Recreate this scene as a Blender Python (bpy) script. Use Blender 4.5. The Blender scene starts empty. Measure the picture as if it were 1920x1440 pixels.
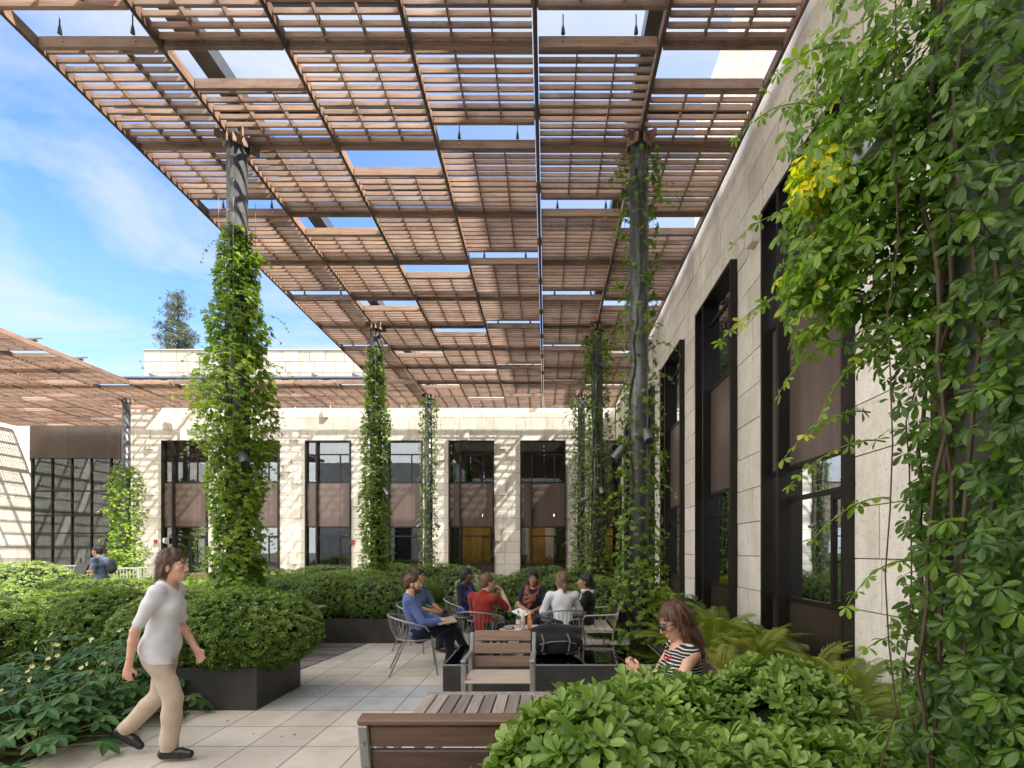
import bpy, math, random
import numpy as np
from mathutils import Vector, Matrix
random.seed(7)
RNG = np.random.default_rng(7)
R = math.radians
scene = bpy.context.scene
COL = scene.collection
PI = math.pi

# ------------------------------------------------------------------ builder
class B:
    """collects geometry for ONE mesh object; every face carries a tint and a material slot"""
    def __init__(s):
        s.v = []; s.l = []; s.t = []; s.tint = []; s.mi = []; s.n = 0
    def add(s, verts, faces, tint=None, mi=0):
        verts = np.asarray(verts, float).reshape(-1, 3)
        s.v.append(verts)
        s.l.append(np.array([i for f in faces for i in f], np.int64) + s.n)
        s.t.append(np.array([len(f) for f in faces], np.int64))
        if tint is None: tint = random.random()
        s.tint.append(np.full(len(faces), tint)); s.mi.append(np.full(len(faces), mi, np.int64))
        s.n += len(verts)
    def inst(s, tv, tf, pos, rot, scale, tint, mi=0):
        """many copies of a small template; vectorised"""
        N = len(pos)
        if N == 0: return
        tv = np.asarray(tv, float); nv = len(tv)
        scale = np.broadcast_to(np.asarray(scale, float), (N,))
        vv = np.einsum('nij,vj->nvi', rot, tv) * scale[:, None, None] + np.asarray(pos)[:, None, :]
        fl = np.array([i for f in tf for i in f], np.int64); ft = np.array([len(f) for f in tf], np.int64)
        off = s.n + np.arange(N) * nv
        s.v.append(vv.reshape(-1, 3)); s.l.append((fl[None] + off[:, None]).ravel()); s.t.append(np.tile(ft, N))
        s.tint.append(np.repeat(np.broadcast_to(np.asarray(tint, float), (N,)), len(tf)))
        s.mi.append(np.full(N * len(tf), mi, np.int64)); s.n += N * nv
    def box(s, x0, x1, y0, y1, z0, z1, tint=None, mi=0, M=None):
        v = np.array([(x, y, z) for x in (x0, x1) for y in (y0, y1) for z in (z0, z1)], float)
        if M is not None:
            M = np.array(M); v = v @ M[:3, :3].T + M[:3, 3]
        s.add(v, [(0,1,3,2),(4,6,7,5),(0,4,5,1),(2,3,7,6),(0,2,6,4),(1,5,7,3)], tint, mi)
    def rbox(s, x0, x1, y0, y1, z0, z1, r=.01, tint=None, mi=0, M=None):
        """box with chamfered edges (rounded look for slats, boards, cushions)"""
        r = min(r, (x1-x0)/2.01, (y1-y0)/2.01, (z1-z0)/2.01)
        lo = np.array([x0,y0,z0]); hi = np.array([x1,y1,z1]); c = (lo+hi)/2; h = (hi-lo)/2
        vs = []; idx = {}
        for sx in (-1,1):
            for sy in (-1,1):
                for sz in (-1,1):
                    for a in range(3):
                        d = h - r; d = d.copy(); d[a] = h[a]
                        idx[(sx,sy,sz,a)] = len(vs); vs.append(c + d*np.array([sx,sy,sz]))
        F = []
        for a in range(3):
            b, g = (a+1)%3, (a+2)%3
            for sa in (-1,1):
                q = []
                for (sb,sg) in ((-1,-1),(1,-1),(1,1),(-1,1)):
                    k=[0,0,0]; k[a]=sa;k[b]=sb;k[g]=sg; q.append(idx[(*k,a)])
                F.append(tuple(q if sa>0 else q[::-1]))
            for sb in (-1,1):          # edges parallel to axis a
                for sg in (-1,1):
                    k0=[0,0,0];k1=[0,0,0];k0[a]=-1;k1[a]=1
                    for k in (k0,k1): k[b]=sb;k[g]=sg
                    q=[idx[(*k0,b)],idx[(*k1,b)],idx[(*k1,g)],idx[(*k0,g)]]
                    F.append(tuple(q if sb*sg>0 else q[::-1]))
        for k in [(a,b,g) for a in (-1,1) for b in (-1,1) for g in (-1,1)]:
            q=[idx[(*k,a)] for a in range(3)]
            F.append(tuple(q if k[0]*k[1]*k[2]>0 else q[::-1]))
        v = np.array(vs)
        if M is not None:
            M = np.array(M); v = v @ M[:3,:3].T + M[:3,3]
        s.add(v, F, tint, mi)
    def tube(s, pts, rad, n=8, tint=None, mi=0, caps=True, flat=None):
        pts = [np.array(p, float) for p in pts]; m = len(pts)
        if np.isscalar(rad): rad = [rad]*m
        V = []; up = None
        for i, p in enumerate(pts):
            t = pts[min(i+1, m-1)] - pts[max(i-1, 0)]; t = t/(np.linalg.norm(t)+1e-9)
            if up is None:
                a = np.array([0,0,1.]) if abs(t[2]) < .9 else np.array([1.,0,0]); up = a - t*np.dot(a,t)
            else: up = up - t*np.dot(up,t)
            up = up/(np.linalg.norm(up)+1e-9); sd = np.cross(t, up)
            for k in range(n):
                a = 2*PI*k/n
                V.append(p + rad[i]*(math.cos(a)*up*(flat or 1) + math.sin(a)*sd))
        F = []
        for i in range(m-1):
            for k in range(n):
                F.append((i*n+k, i*n+(k+1)%n, (i+1)*n+(k+1)%n, (i+1)*n+k))
        if caps: F += [tuple(range(n))[::-1], tuple((m-1)*n+k for k in range(n))]
        s.add(V, F, tint, mi)
    def lathe(s, prof, c=(0,0,0), n=24, tint=None, mi=0):
        V = [(c[0]+r*math.cos(2*PI*k/n), c[1]+r*math.sin(2*PI*k/n), c[2]+z) for (r, z) in prof for k in range(n)]
        F = [(i*n+k, i*n+(k+1)%n, (i+1)*n+(k+1)%n, (i+1)*n+k) for i in range(len(prof)-1) for k in range(n)]
        F += [tuple(range(n))[::-1], tuple((len(prof)-1)*n+k for k in range(n))]
        s.add(V, F, tint, mi)
    def ellipsoid(s, c, r, n=14, m=9, tint=None, mi=0, noise=0, zmin=None):
        V=[]; F=[]
        for i in range(m+1):
            th=PI*i/m
            for k in range(n):
                ph=2*PI*k/n; q=1+noise*(random.random()-.5)
                z = c[2]+r[2]*math.cos(th)*q
                if zmin is not None: z=max(z,zmin)
                V.append((c[0]+r[0]*math.sin(th)*math.cos(ph)*q, c[1]+r[1]*math.sin(th)*math.sin(ph)*q, z))
        for i in range(m):
            for k in range(n): F.append((i*n+k,(i+1)*n+k,(i+1)*n+(k+1)%n,i*n+(k+1)%n))
        s.add(V,F,tint,mi)
    def prism(s, poly, z0, z1, tint=None, mi=0, M=None):
        n=len(poly); V=[(x,y,z0) for x,y in poly]+[(x,y,z1) for x,y in poly]
        F=[tuple(range(n))[::-1], tuple(range(n,2*n))]+[(k,(k+1)%n,n+(k+1)%n,n+k) for k in range(n)]
        v=np.array(V,float)
        if M is not None:
            M=np.array(M); v=v@M[:3,:3].T+M[:3,3]
        s.add(v,F,tint,mi)
    def build(s, name, mats, parent=None, smooth=False, loc=None, rot=None):
        me = bpy.data.meshes.new(name)
        v = np.concatenate(s.v); l = np.concatenate(s.l); t = np.concatenate(s.t)
        me.vertices.add(len(v)); me.vertices.foreach_set('co', v.astype(np.float32).ravel())
        me.loops.add(len(l)); me.loops.foreach_set('vertex_index', l.astype(np.int32))
        me.polygons.add(len(t)); me.polygons.foreach_set('loop_start', (np.cumsum(t)-t).astype(np.int32))
        me.update(calc_edges=True)
        me.polygons.foreach_set('material_index', np.concatenate(s.mi).astype(np.int32))
        me.polygons.foreach_set('use_smooth', np.full(len(t), bool(smooth)))
        a = me.attributes.new('tint', 'FLOAT', 'FACE'); a.data.foreach_set('value', np.concatenate(s.tint).astype(np.float32))
        if not isinstance(mats, (list, tuple)): mats = [mats]
        for m in mats: me.materials.append(m)
        o = bpy.data.objects.new(name, me); COL.objects.link(o)
        if parent is not None: o.parent = parent
        if loc is not None: o.location = loc
        if rot is not None: o.rotation_euler = rot
        return o

def tag(o, label=None, cat=None, group=None, kind=None):
    if label: o['label'] = label
    if cat: o['category'] = cat
    if group: o['group'] = group
    if kind: o['kind'] = kind
    return o
def thing(name, label, cat, loc=(0,0,0), rz=0, group=None):
    o = bpy.data.objects.new(name, None); COL.objects.link(o)
    o.empty_display_size = .1; o.location = loc; o.rotation_euler = (0,0,rz)
    return tag(o, label, cat, group)
def copy_tree(o, parent=None):
    c = o.copy(); COL.objects.link(c)
    if parent is not None: c.parent = parent
    for ch in list(o.children): copy_tree(ch, c)
    return c
def unit(a):
    a = np.asarray(a, float); return a/(np.linalg.norm(a, axis=-1, keepdims=True)+1e-9)
def frames(d, n):
    """rotation matrices with columns (side, d, n'): template +Y goes to d, +Z close to n"""
    d = unit(d); n = n - d*np.sum(n*d, -1, keepdims=True); n = unit(n); s = np.cross(d, n)
    return np.stack([s, d, n], -1)

# ------------------------------------------------------------------ materials
def new_mat(name):
    m = bpy.data.materials.new(name); m.use_nodes = True
    nt = m.node_tree
    return m, nt, nt.nodes, nt.links, nt.nodes['Principled BSDF']
def ramp(nt, fac, stops):
    n = nt.nodes.new('ShaderNodeValToRGB'); el = n.color_ramp.elements
    while len(el) < len(stops): el.new(.5)
    for e, (p, c) in zip(el, stops): e.position = p; e.color = (*c, 1) if len(c) == 3 else c
    nt.links.new(fac, n.inputs[0]); return n.outputs[0]
def coords(nt, scale=(1,1,1), world=False):
    if world:
        g = nt.nodes.new('ShaderNodeNewGeometry'); src = g.outputs['Position']
    else:
        g = nt.nodes.new('ShaderNodeTexCoord'); src = g.outputs['Object']
    mp = nt.nodes.new('ShaderNodeMapping'); mp.inputs['Scale'].default_value = scale
    nt.links.new(src, mp.inputs[0]); return mp.outputs[0]
def noise(nt, vec, scale, detail=4, rough=.6):
    n = nt.nodes.new('ShaderNodeTexNoise'); n.inputs['Scale'].default_value = scale
    n.inputs['Detail'].default_value = detail; n.inputs['Roughness'].default_value = rough
    nt.links.new(vec, n.inputs['Vector']); return n.outputs['Fac']
def attr(nt, name='tint'):
    a = nt.nodes.new('ShaderNodeAttribute'); a.attribute_name = name; return a.outputs['Fac']
def mixc(nt, fac, a, b, mode='MIX'):
    n = nt.nodes.new('ShaderNodeMix'); n.data_type = 'RGBA'; n.blend_type = mode
    for sock, val in ((n.inputs[0], fac), (n.inputs[6], a), (n.inputs[7], b)):
        if hasattr(val, 'is_output'): nt.links.new(val, sock)
        elif isinstance(val, (int, float)): sock.default_value = val
        else: sock.default_value = (*val, 1)
    return n.outputs[2]
def bump(nt, bsdf, h, strength=.3, dist=.01):
    b = nt.nodes.new('ShaderNodeBump'); b.inputs['Strength'].default_value = strength; b.inputs['Distance'].default_value = dist
    nt.links.new(h, b.inputs['Height']); nt.links.new(b.outputs[0], bsdf.inputs['Normal'])
def simple(name, col, rough=.6, metal=0, var=.25, nscale=8, bumpk=0, col2=None, spec=.5, stretch=(1,1,1), world=False, sheen=0):
    """base colour with per-piece tint and mottled noise"""
    m, nt, N, L, p = new_mat(name)
    col = np.array(col); c2 = np.array(col2) if col2 is not None else col*(1-var)
    v = coords(nt, stretch, world); nz = noise(nt, v, nscale)
    t = mixc(nt, attr(nt), tuple(col), tuple(c2))
    d = ramp(nt, nz, [(.3, (1-var,)*3), (.7, (1+var*.4,)*3)])
    L.new(mixc(nt, 1.0, t, d, 'MULTIPLY'), p.inputs['Base Color'])
    p.inputs['Roughness'].default_value = rough; p.inputs['Metallic'].default_value = metal
    p.inputs['Specular IOR Level'].default_value = spec
    if sheen: p.inputs['Sheen Weight'].default_value = sheen
    if bumpk: bump(nt, p, nz, bumpk, .01)
    return m
def wood(name, dark, light, axis=0, rough=.65, scale=1.0, weather=None):
    m, nt, N, L, p = new_mat(name)
    st = [14, 14, 14]; st[axis] = .9
    v = coords(nt, tuple(s*scale for s in st), True)
    add = N.new('ShaderNodeVectorMath'); add.operation = 'ADD'
    cmb = N.new('ShaderNodeCombineXYZ'); mul = N.new('ShaderNodeMath'); mul.operation = 'MULTIPLY'; mul.inputs[1].default_value = 37
    L.new(attr(nt), mul.inputs[0])
    for i in range(3): L.new(mul.outputs[0], cmb.inputs[i])
    L.new(v, add.inputs[0]); L.new(cmb.outputs[0], add.inputs[1])
    nz = noise(nt, add.outputs[0], 2.2, 6, .65)
    base = ramp(nt, nz, [(.28, dark), (.72, light)])
    tone = ramp(nt, attr(nt), [(0, (.52,.51,.53)), (.5, (1,1,1)), (1, (1.32,1.26,1.18))])
    c = mixc(nt, 1.0, base, tone, 'MULTIPLY')
    if weather:
        w = noise(nt, coords(nt, (1.3,1.3,1.3), True), 1.5, 5, .7)
        c = mixc(nt, ramp(nt, w, [(.42,(0,0,0)),(.66,(.8,.8,.8))]), c, weather)
    L.new(c, p.inputs['Base Color']); p.inputs['Roughness'].default_value = rough
    p.inputs['Specular IOR Level'].default_value = .35
    bump(nt, p, nz, .25, .004)
    return m
def leafmat(name, dark, mid, light, trans=.35, rough=.42, spec=.5, last=None):
    m, nt, N, L, p = new_mat(name)
    c = ramp(nt, attr(nt), [(0, dark), (.55, mid), (1, light)] if last is None else [(0, dark), (.5, mid), (.86, light), (1, last)])
    g = N.new('ShaderNodeNewGeometry')
    c2 = mixc(nt, g.outputs['Backfacing'], c, mixc(nt, .5, c, (.16,.20,.07)))
    L.new(c2, p.inputs['Base Color']); p.inputs['Roughness'].default_value = rough
    p.inputs['Specular IOR Level'].default_value = spec
    tr = N.new('ShaderNodeBsdfTranslucent'); mx = N.new('ShaderNodeMixShader'); mx.inputs[0].default_value = trans
    tc = mixc(nt, 1.0, c, (1.5,1.7,.55), 'MULTIPLY'); L.new(tc, tr.inputs[0])
    L.new(p.outputs[0], mx.inputs[1]); L.new(tr.outputs[0], mx.inputs[2])
    L.new(mx.outputs[0], N['Material Output'].inputs[0])
    return m

M = {}
def build_materials():
    M['trellis'] = wood('trellis_wood', (.14,.082,.060), (.385,.255,.19), 0, .7, 1.0, (.29,.225,.19))
    M['trellis_y'] = wood('trellis_beam_wood', (.13,.076,.054), (.36,.235,.17), 1, .7)
    M['steel'] = simple('grey_painted_steel', (.135,.14,.145), .34, .45, .2, 3, 0, spec=.5)
    M['galv'] = simple('galvanised_steel', (.24,.25,.26), .38, .85, .25, 9, .05)
    M['plate'] = simple('blue_grey_plate', (.13,.15,.18), .45, .3, .15, 2)
    M['bronze'] = simple('bronze_cladding', (.058,.041,.034), .42, .35, .18, 1.5, spec=.5)
    M['bronze_dark'] = simple('dark_bronze_frame', (.017,.013,.011), .45, .3, .2, 3)
    M['panel'] = simple('bronze_panel', (.165,.122,.108), .32, .3, .20, 1.6, spec=.5, stretch=(4,4,.35))
    M['planter'] = simple('planter_steel', (.060,.056,.053), .48, .25, .38, 3, stretch=(1.5,1.5,.6), world=True)
    M['soil'] = simple('soil', (.075,.052,.035), .95, 0, .5, 20, .6)
    M['alu'] = simple('satin_aluminium', (.33,.33,.32), .38, .6, .15, 8)
    M['bench_wood'] = wood('bench_wood', (.078,.046,.034), (.155,.098,.073), 0, .5, .8)
    M['grey_wood'] = wood('weathered_table_wood', (.16,.135,.115), (.36,.32,.285), 1, .75, .9)
    M['deck'] = wood('deck_wood', (.12,.105,.095), (.27,.25,.235), 0, .8, .9)
    # stone: warm cream with travertine pits
    m, nt, N, L, p = new_mat('cream_stone')
    v = coords(nt, (1,1,1), True)
    n1 = noise(nt, v, 1.4, 5); n2 = noise(nt, v, 34, 3, .6); n3 = noise(nt, v, 9, 4, .7)
    base = ramp(nt, attr(nt), [(0, (.70,.66,.59)), (.5, (.79,.755,.685)), (1, (.85,.82,.755))])
    c = mixc(nt, 1.0, base, ramp(nt, n1, [(.3,(.88,.87,.85)),(.7,(1.04,1.04,1.04))]), 'MULTIPLY')
    c = mixc(nt, 1.0, c, ramp(nt, n3, [(.25,(.86,.84,.80)),(.55,(1.0,1.0,1.0))]), 'MULTIPLY')
    n5 = noise(nt, coords(nt, (2.2,2.2,.22), True), 2.0, 4, .6)
    c = mixc(nt, 1.0, c, ramp(nt, n5, [(.34,(.91,.90,.88)),(.52,(1,1,1))]), 'MULTIPLY')
    pits = ramp(nt, n2, [(.30,(.55,.50,.44)),(.40,(1,1,1))])
    L.new(mixc(nt, 1.0, c, pits, 'MULTIPLY'), p.inputs['Base Color'])
    p.inputs['Roughness'].default_value = .82; p.inputs['Specular IOR Level'].default_value = .3
    bump(nt, p, n2, .25, .01); M['stone'] = m
    M['stone_upper'] = m2 = m.copy(); m2.name = 'darkened_upper_stone'  # stone recoloured darker so the sunlit upper storey stays below white
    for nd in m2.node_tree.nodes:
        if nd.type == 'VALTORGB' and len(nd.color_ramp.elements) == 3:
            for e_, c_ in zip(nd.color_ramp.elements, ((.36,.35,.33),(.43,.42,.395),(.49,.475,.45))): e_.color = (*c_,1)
    M['mortar'] = simple('mortar', (.20,.155,.10), .9, 0, .3, 12, world=True)
    # glass: transparent body with a coated, mirror-like surface
    def glass(name, tintc, base, body=(.3,.33,.33)):
        m, nt, N, L, p = new_mat(name)
        tr = N.new('ShaderNodeBsdfTransparent'); tr.inputs[0].default_value = (*body, 1)
        gl = N.new('ShaderNodeBsdfGlossy'); gl.inputs['Color'].default_value = (*tintc, 1); gl.inputs['Roughness'].default_value = .012
        lw = N.new('ShaderNodeLayerWeight'); lw.inputs[0].default_value = .27
        fr = N.new('ShaderNodeMapRange'); fr.inputs[3].default_value = base; fr.inputs[4].default_value = .95
        L.new(lw.outputs['Fresnel'], fr.inputs[0])
        nz = noise(nt, coords(nt, (1,1,1), True), 1.1, 2)
        b = N.new('ShaderNodeBump'); b.inputs['Strength'].default_value = .06; b.inputs['Distance'].default_value = .02
        L.new(nz, b.inputs['Height']); L.new(b.outputs[0], gl.inputs['Normal'])
        mx = N.new('ShaderNodeMixShader'); L.new(fr.outputs[0], mx.inputs[0]); L.new(tr.outputs[0], mx.inputs[1]); L.new(gl.outputs[0], mx.inputs[2])
        L.new(mx.outputs[0], N['Material Output'].inputs[0]); return m
    M['glass'] = glass('window_glass', (.85,.92,1.0), .11, (.50,.53,.52))
    M['glass_dark'] = glass('skylight_glass', (.95,.97,1), .12, (.03,.035,.04)); M['glass_dark'].node_tree.nodes['Map Range'].inputs[3].default_value = .22
    M['bottle'] = glass('clear_plastic', (1,1,1), .08, (.9,.92,.93))
    M['ochre'] = simple('ochre_interior', (.34,.20,.065), .8, 0, .15, 2)
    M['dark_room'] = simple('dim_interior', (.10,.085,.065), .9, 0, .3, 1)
    m, nt, N, L, p = new_mat('ceiling_lamp'); p.inputs['Emission Color'].default_value = (1,.72,.32,1); p.inputs['Emission Strength'].default_value = 9; M['lamp'] = m
    M['lamp_bright'] = m3 = m.copy(); m3.node_tree.nodes['Principled BSDF'].inputs['Emission Strength'].default_value = 24; m3.node_tree.nodes['Principled BSDF'].inputs['Emission Color'].default_value = (1,.84,.6,1)
    # paving: granular concrete slabs on a 0.458 m grid, two cool grey courses
    m, nt, N, L, p = new_mat('paving_slabs')
    g = N.new('ShaderNodeNewGeometry'); sp = N.new('ShaderNodeSeparateXYZ'); L.new(g.outputs['Position'], sp.inputs[0])
    def math_(op, a, b=None):
        n = N.new('ShaderNodeMath'); n.operation = op
        for i, q in enumerate((a, b)):
            if q is None: continue
            if hasattr(q, 'is_output'): L.new(q, n.inputs[i])
            else: n.inputs[i].default_value = q
        return n.outputs[0]
    S = .458
    ux = math_('DIVIDE', math_('ADD', sp.outputs[0], 100*S + PX0), S); uy = math_('DIVIDE', math_('ADD', sp.outputs[1], 100*S - PY0), S)
    fx = math_('FRACT', ux); fy = math_('FRACT', uy)
    ex = math_('MINIMUM', fx, math_('SUBTRACT', 1.0, fx)); ey = math_('MINIMUM', fy, math_('SUBTRACT', 1.0, fy))
    e = math_('MINIMUM', ex, ey)
    joint = math_('GREATER_THAN', e, .0105)
    cell = N.new('ShaderNodeCombineXYZ'); L.new(math_('FLOOR', ux), cell.inputs[0]); L.new(math_('FLOOR', uy), cell.inputs[1])
    wn = N.new('ShaderNodeTexWhiteNoise'); wn.noise_dimensions = '2D'; L.new(cell.outputs[0], wn.inputs[0])
    slab = ramp(nt, wn.outputs[0], [(0,(.515,.475,.415)),(.5,(.565,.525,.46)),(1,(.605,.565,.50))])
    blue = math_('MULTIPLY', math_('GREATER_THAN', sp.outputs[1], PY0 + 0.0), math_('LESS_THAN', sp.outputs[1], PY0 + 2*S))
    slab = mixc(nt, math_('MULTIPLY', blue, .8), slab, (.40,.44,.475))
    v = coords(nt, (1,1,1), True)
    n1 = noise(nt, v, 150, 2); n2 = noise(nt, v, 2.2, 5)
    c = mixc(nt, 1.0, slab, ramp(nt, n1, [(.3,(.78,.76,.74)),(.7,(1.12,1.12,1.12))]), 'MULTIPLY')
    c = mixc(nt, 1.0, c, ramp(nt, n2, [(.3,(.86,.85,.83)),(.65,(1.03,1.03,1.03))]), 'MULTIPLY')
    n4 = noise(nt, v, .9, 6, .7); c = mixc(nt, 1.0, c, ramp(nt, n4, [(.35,(.84,.83,.81)),(.5,(1,1,1)),(.56,(1,1,1)),(.60,(.93,.925,.91))]), 'MULTIPLY')
    c = mixc(nt, joint, (.12,.10,.08), c)
    L.new(c, p.inputs['Base Color']); p.inputs['Roughness'].default_value = .8; p.inputs['Specular IOR Level'].default_value = .3
    h = math_('ADD', math_('MULTIPLY', joint, 1.0), math_('MULTIPLY', n1, .12)); bump(nt, p, h, .35, .006)
    M['paving'] = m
    M['ground'] = simple('ground_earth', (.20,.17,.13), .95, 0, .3, .5, world=True)
    M['hedge'] = leafmat('hedge_leaf', (.042,.090,.014), (.125,.205,.032), (.31,.40,.105), .32, .40)
    M['hedge_near'] = leafmat('near_shrub_leaf', (.070,.140,.020), (.185,.29,.052), (.34,.45,.11), .3, .42)
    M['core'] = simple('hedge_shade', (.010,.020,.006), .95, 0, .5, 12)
    M['vine'] = leafmat('vine_leaf', (.035,.085,.010), (.125,.22,.020), (.29,.39,.040), .42, .4)
    M['vine_near'] = leafmat('near_vine_leaf', (.035,.085,.012), (.125,.225,.022), (.25,.37,.035), .5, .36, .5, (.78,.70,.03))  # last colour is yellow, painting sunlight onto one leaf clump
    M['vine_pale'] = leafmat('pale_vine_leaf', (.07,.13,.04), (.17,.25,.09), (.32,.40,.18), .40, .45)
    M['stem'] = simple('vine_stem', (.085,.055,.030), .8, 0, .4, 20)
    M['green_stem'] = simple('green_stem', (.16,.20,.04), .6, 0, .2, 20)
    M['fern'] = leafmat('fern_frond', (.13,.18,.02), (.29,.32,.032), (.40,.29,.04), .35, .5)
    M['fern_green'] = leafmat('green_fern_frond', (.09,.15,.015), (.22,.28,.026), (.34,.36,.05), .35, .5)
    M['hellebore'] = leafmat('hellebore_leaf', (.018,.060,.018), (.050,.125,.030), (.125,.215,.060), .22, .46, .3)
    M['flower'] = simple('hellebore_flower', (.42,.50,.14), .6, 0, .12, 30, col2=(.62,.62,.32))
    M['silver'] = leafmat('silver_leaf', (.12,.15,.09), (.26,.29,.20), (.42,.44,.34), .2, .5)
    M['pine'] = leafmat('conifer_needles', (.030,.048,.028), (.065,.090,.050), (.12,.145,.085), .1, .6)
    M['bark'] = simple('bark', (.12,.085,.06), .9, 0, .4, 10, .4)

PY0 = 4.97       # first cool grey paving course (m in front of the camera)
PX0 = .126       # phase of the paving grid across
# ------------------------------------------------------------------ sky, sun, camera
SUN = unit(np.array([.80, -.40, 1.0]))          # direction towards the sun
def world_and_camera():
    w = bpy.data.worlds.new('World'); scene.world = w; w.use_nodes = True
    nt = w.node_tree; N = nt.nodes; L = nt.links
    sky = N.new('ShaderNodeTexSky'); sky.sky_type = 'NISHITA'; sky.sun_disc = False
    el = math.asin(SUN[2]); az = math.atan2(SUN[0], SUN[1])
    sky.sun_elevation = el; sky.sun_rotation = az; sky.air_density = 1.0; sky.dust_density = .6; sky.ozone_density = 1.6
    # thin streaky clouds, laid on a plane high overhead
    tc = N.new('ShaderNodeTexCoord'); sp = N.new('ShaderNodeSeparateXYZ'); L.new(tc.outputs['Generated'], sp.inputs[0])
    mx = N.new('ShaderNodeMath'); mx.operation = 'MAXIMUM'; L.new(sp.outputs[2], mx.inputs[0]); mx.inputs[1].default_value = .06
    dv = N.new('ShaderNodeVectorMath'); dv.operation = 'DIVIDE'; cb = N.new('ShaderNodeCombineXYZ')
    for i in range(3): L.new(mx.outputs[0], cb.inputs[i])
    L.new(tc.outputs['Generated'], dv.inputs[0]); L.new(cb.outputs[0], dv.inputs[1])
    mp = N.new('ShaderNodeMapping'); mp.inputs['Rotation'].default_value = (0,0,R(-28)); mp.inputs['Scale'].default_value = (.55, 1.25, 1)
    mp.inputs['Location'].default_value = CLOUD_LOC
    L.new(dv.outputs[0], mp.inputs[0])
    n1 = noise(nt, mp.outputs[0], 1.1, 9, .58); N[-1].inputs['Distortion'].default_value = .5
    fac = ramp(nt, n1, [(.46,(0,0,0)),(.58,(.5,.5,.5)),(.72,(1,1,1))])
    hz = ramp(nt, sp.outputs[2], [(.02,(.42,.42,.42)),(.45,(0,0,0))])
    mr = N.new('ShaderNodeMapRange'); mr.inputs[1].default_value = -.35; mr.inputs[2].default_value = .25; mr.inputs[4].default_value = .55; L.new(sp.outputs[0], mr.inputs[0])
    f2 = mixc(nt, 1.0, mixc(nt, 1.0, fac, hz, 'SCREEN'), mixc(nt, mr.outputs[0], (0,0,0), (1,1,1)), 'SCREEN')
    blue = mixc(nt, 1.0, sky.outputs[0], (.54,.71,.90), 'MULTIPLY')
    c = mixc(nt, f2, blue, CLOUD_COL)
    # bright veil added unseen behind and left of the camera as fill light
    ny = N.new('ShaderNodeVectorMath'); ny.operation = 'DOT_PRODUCT'; L.new(tc.outputs['Generated'], ny.inputs[0]); ny.inputs[1].default_value = (-.55,-.83,.05)
    fill_veil = ramp(nt, ny.outputs['Value'], [(.02,(0,0,0)),(.45,(1,1,1))])
    vn = ramp(nt, n1, [(.3,(.72,.72,.72)),(.7,(1,1,1))])
    c = mixc(nt, mixc(nt, 1.0, fill_veil, vn, 'MULTIPLY'), c, FILL_COL)
    bg = N['Background']; L.new(c, bg.inputs[0]); bg.inputs[1].default_value = .15
    s = bpy.data.lights.new('sun', 'SUN'); s.energy = 3.9; s.angle = R(.9); s.color = (1,.94,.84)
    so = bpy.data.objects.new('sun', s); COL.objects.link(so)
    so.rotation_euler = Vector(SUN).to_track_quat('Z', 'Y').to_euler(); so.location = (20,-10,30)
    cam = bpy.data.cameras.new('camera'); co = bpy.data.objects.new('camera', cam); COL.objects.link(co)
    co.location = (0,0,CAMH); co.rotation_euler = (R(90),0,0)
    cam.sensor_width = 36; cam.lens = 940/1920*36; cam.shift_x = -64/1920; cam.shift_y = 313/1920
    cam.clip_start = .05; cam.clip_end = 2000; scene.camera = co
    scene.view_settings.view_transform = 'Standard'; scene.view_settings.look = 'None'
    scene.cycles.film_exposure = 2.9; scene.view_settings.exposure = 0; scene.view_settings.gamma = 1
    scene.cycles.max_bounces = 8; scene.cycles.diffuse_bounces = 4; scene.cycles.glossy_bounces = 3
    scene.cycles.transmission_bounces = 4; scene.cycles.transparent_max_bounces = 8
    scene.cycles.sample_clamp_indirect = 6; scene.cycles.caustics_reflective = False; scene.cycles.caustics_refractive = False
    scene.cycles.use_denoising = True; scene.cycles.use_adaptive_sampling = True; scene.cycles.adaptive_threshold = .02
CAMH = 1.58
FILL_COL = (10.6,10.0,9.2)
CLOUD_LOC = (.3,.15,0); CLOUD_COL = (2.15,2.25,2.4)

def ground():
    g = B(); g.box(-400,400,-400,400,-.3,-.02); tag(g.build('ground', M['ground']), 'bare earth ground beyond the courtyard', 'ground', kind='structure')
    p = B(); p.box(-26.2,2.4,-9,25.4,-.018,0); tag(p.build('paving', M['paving']), 'square cream paving slabs of the courtyard walk', 'paving', kind='structure')
    s = B(); s.box(1.52,3.0,.6,21.2,.0,.26); s.box(-14.5,-3.9,2.6,6.2,.0,.03); s.box(-14.5,-4.3,6.2,17.5,.0,.03)
    s.box(-1.6,1.52,10.4,16.5,0,.03); s.box(.1,1.6,1.0,2.7,0,.03)
    tag(s.build('planting_bed', M['soil']), 'dark soil of the planting beds', 'soil', kind='structure')
    d = B()
    y = 6.3
    while y < 8.55:                                   # timber boards laid across, cut on a gentle slant
        x1 = -3.30 + (y-6.3)*.12
        d.box(-4.29, x1, y, y+.088, .002, .012); y += .094
    tag(d.build('timber_deck', M['deck']), 'grey weathered timber decking beside the paving', 'deck', kind='structure')

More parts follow.
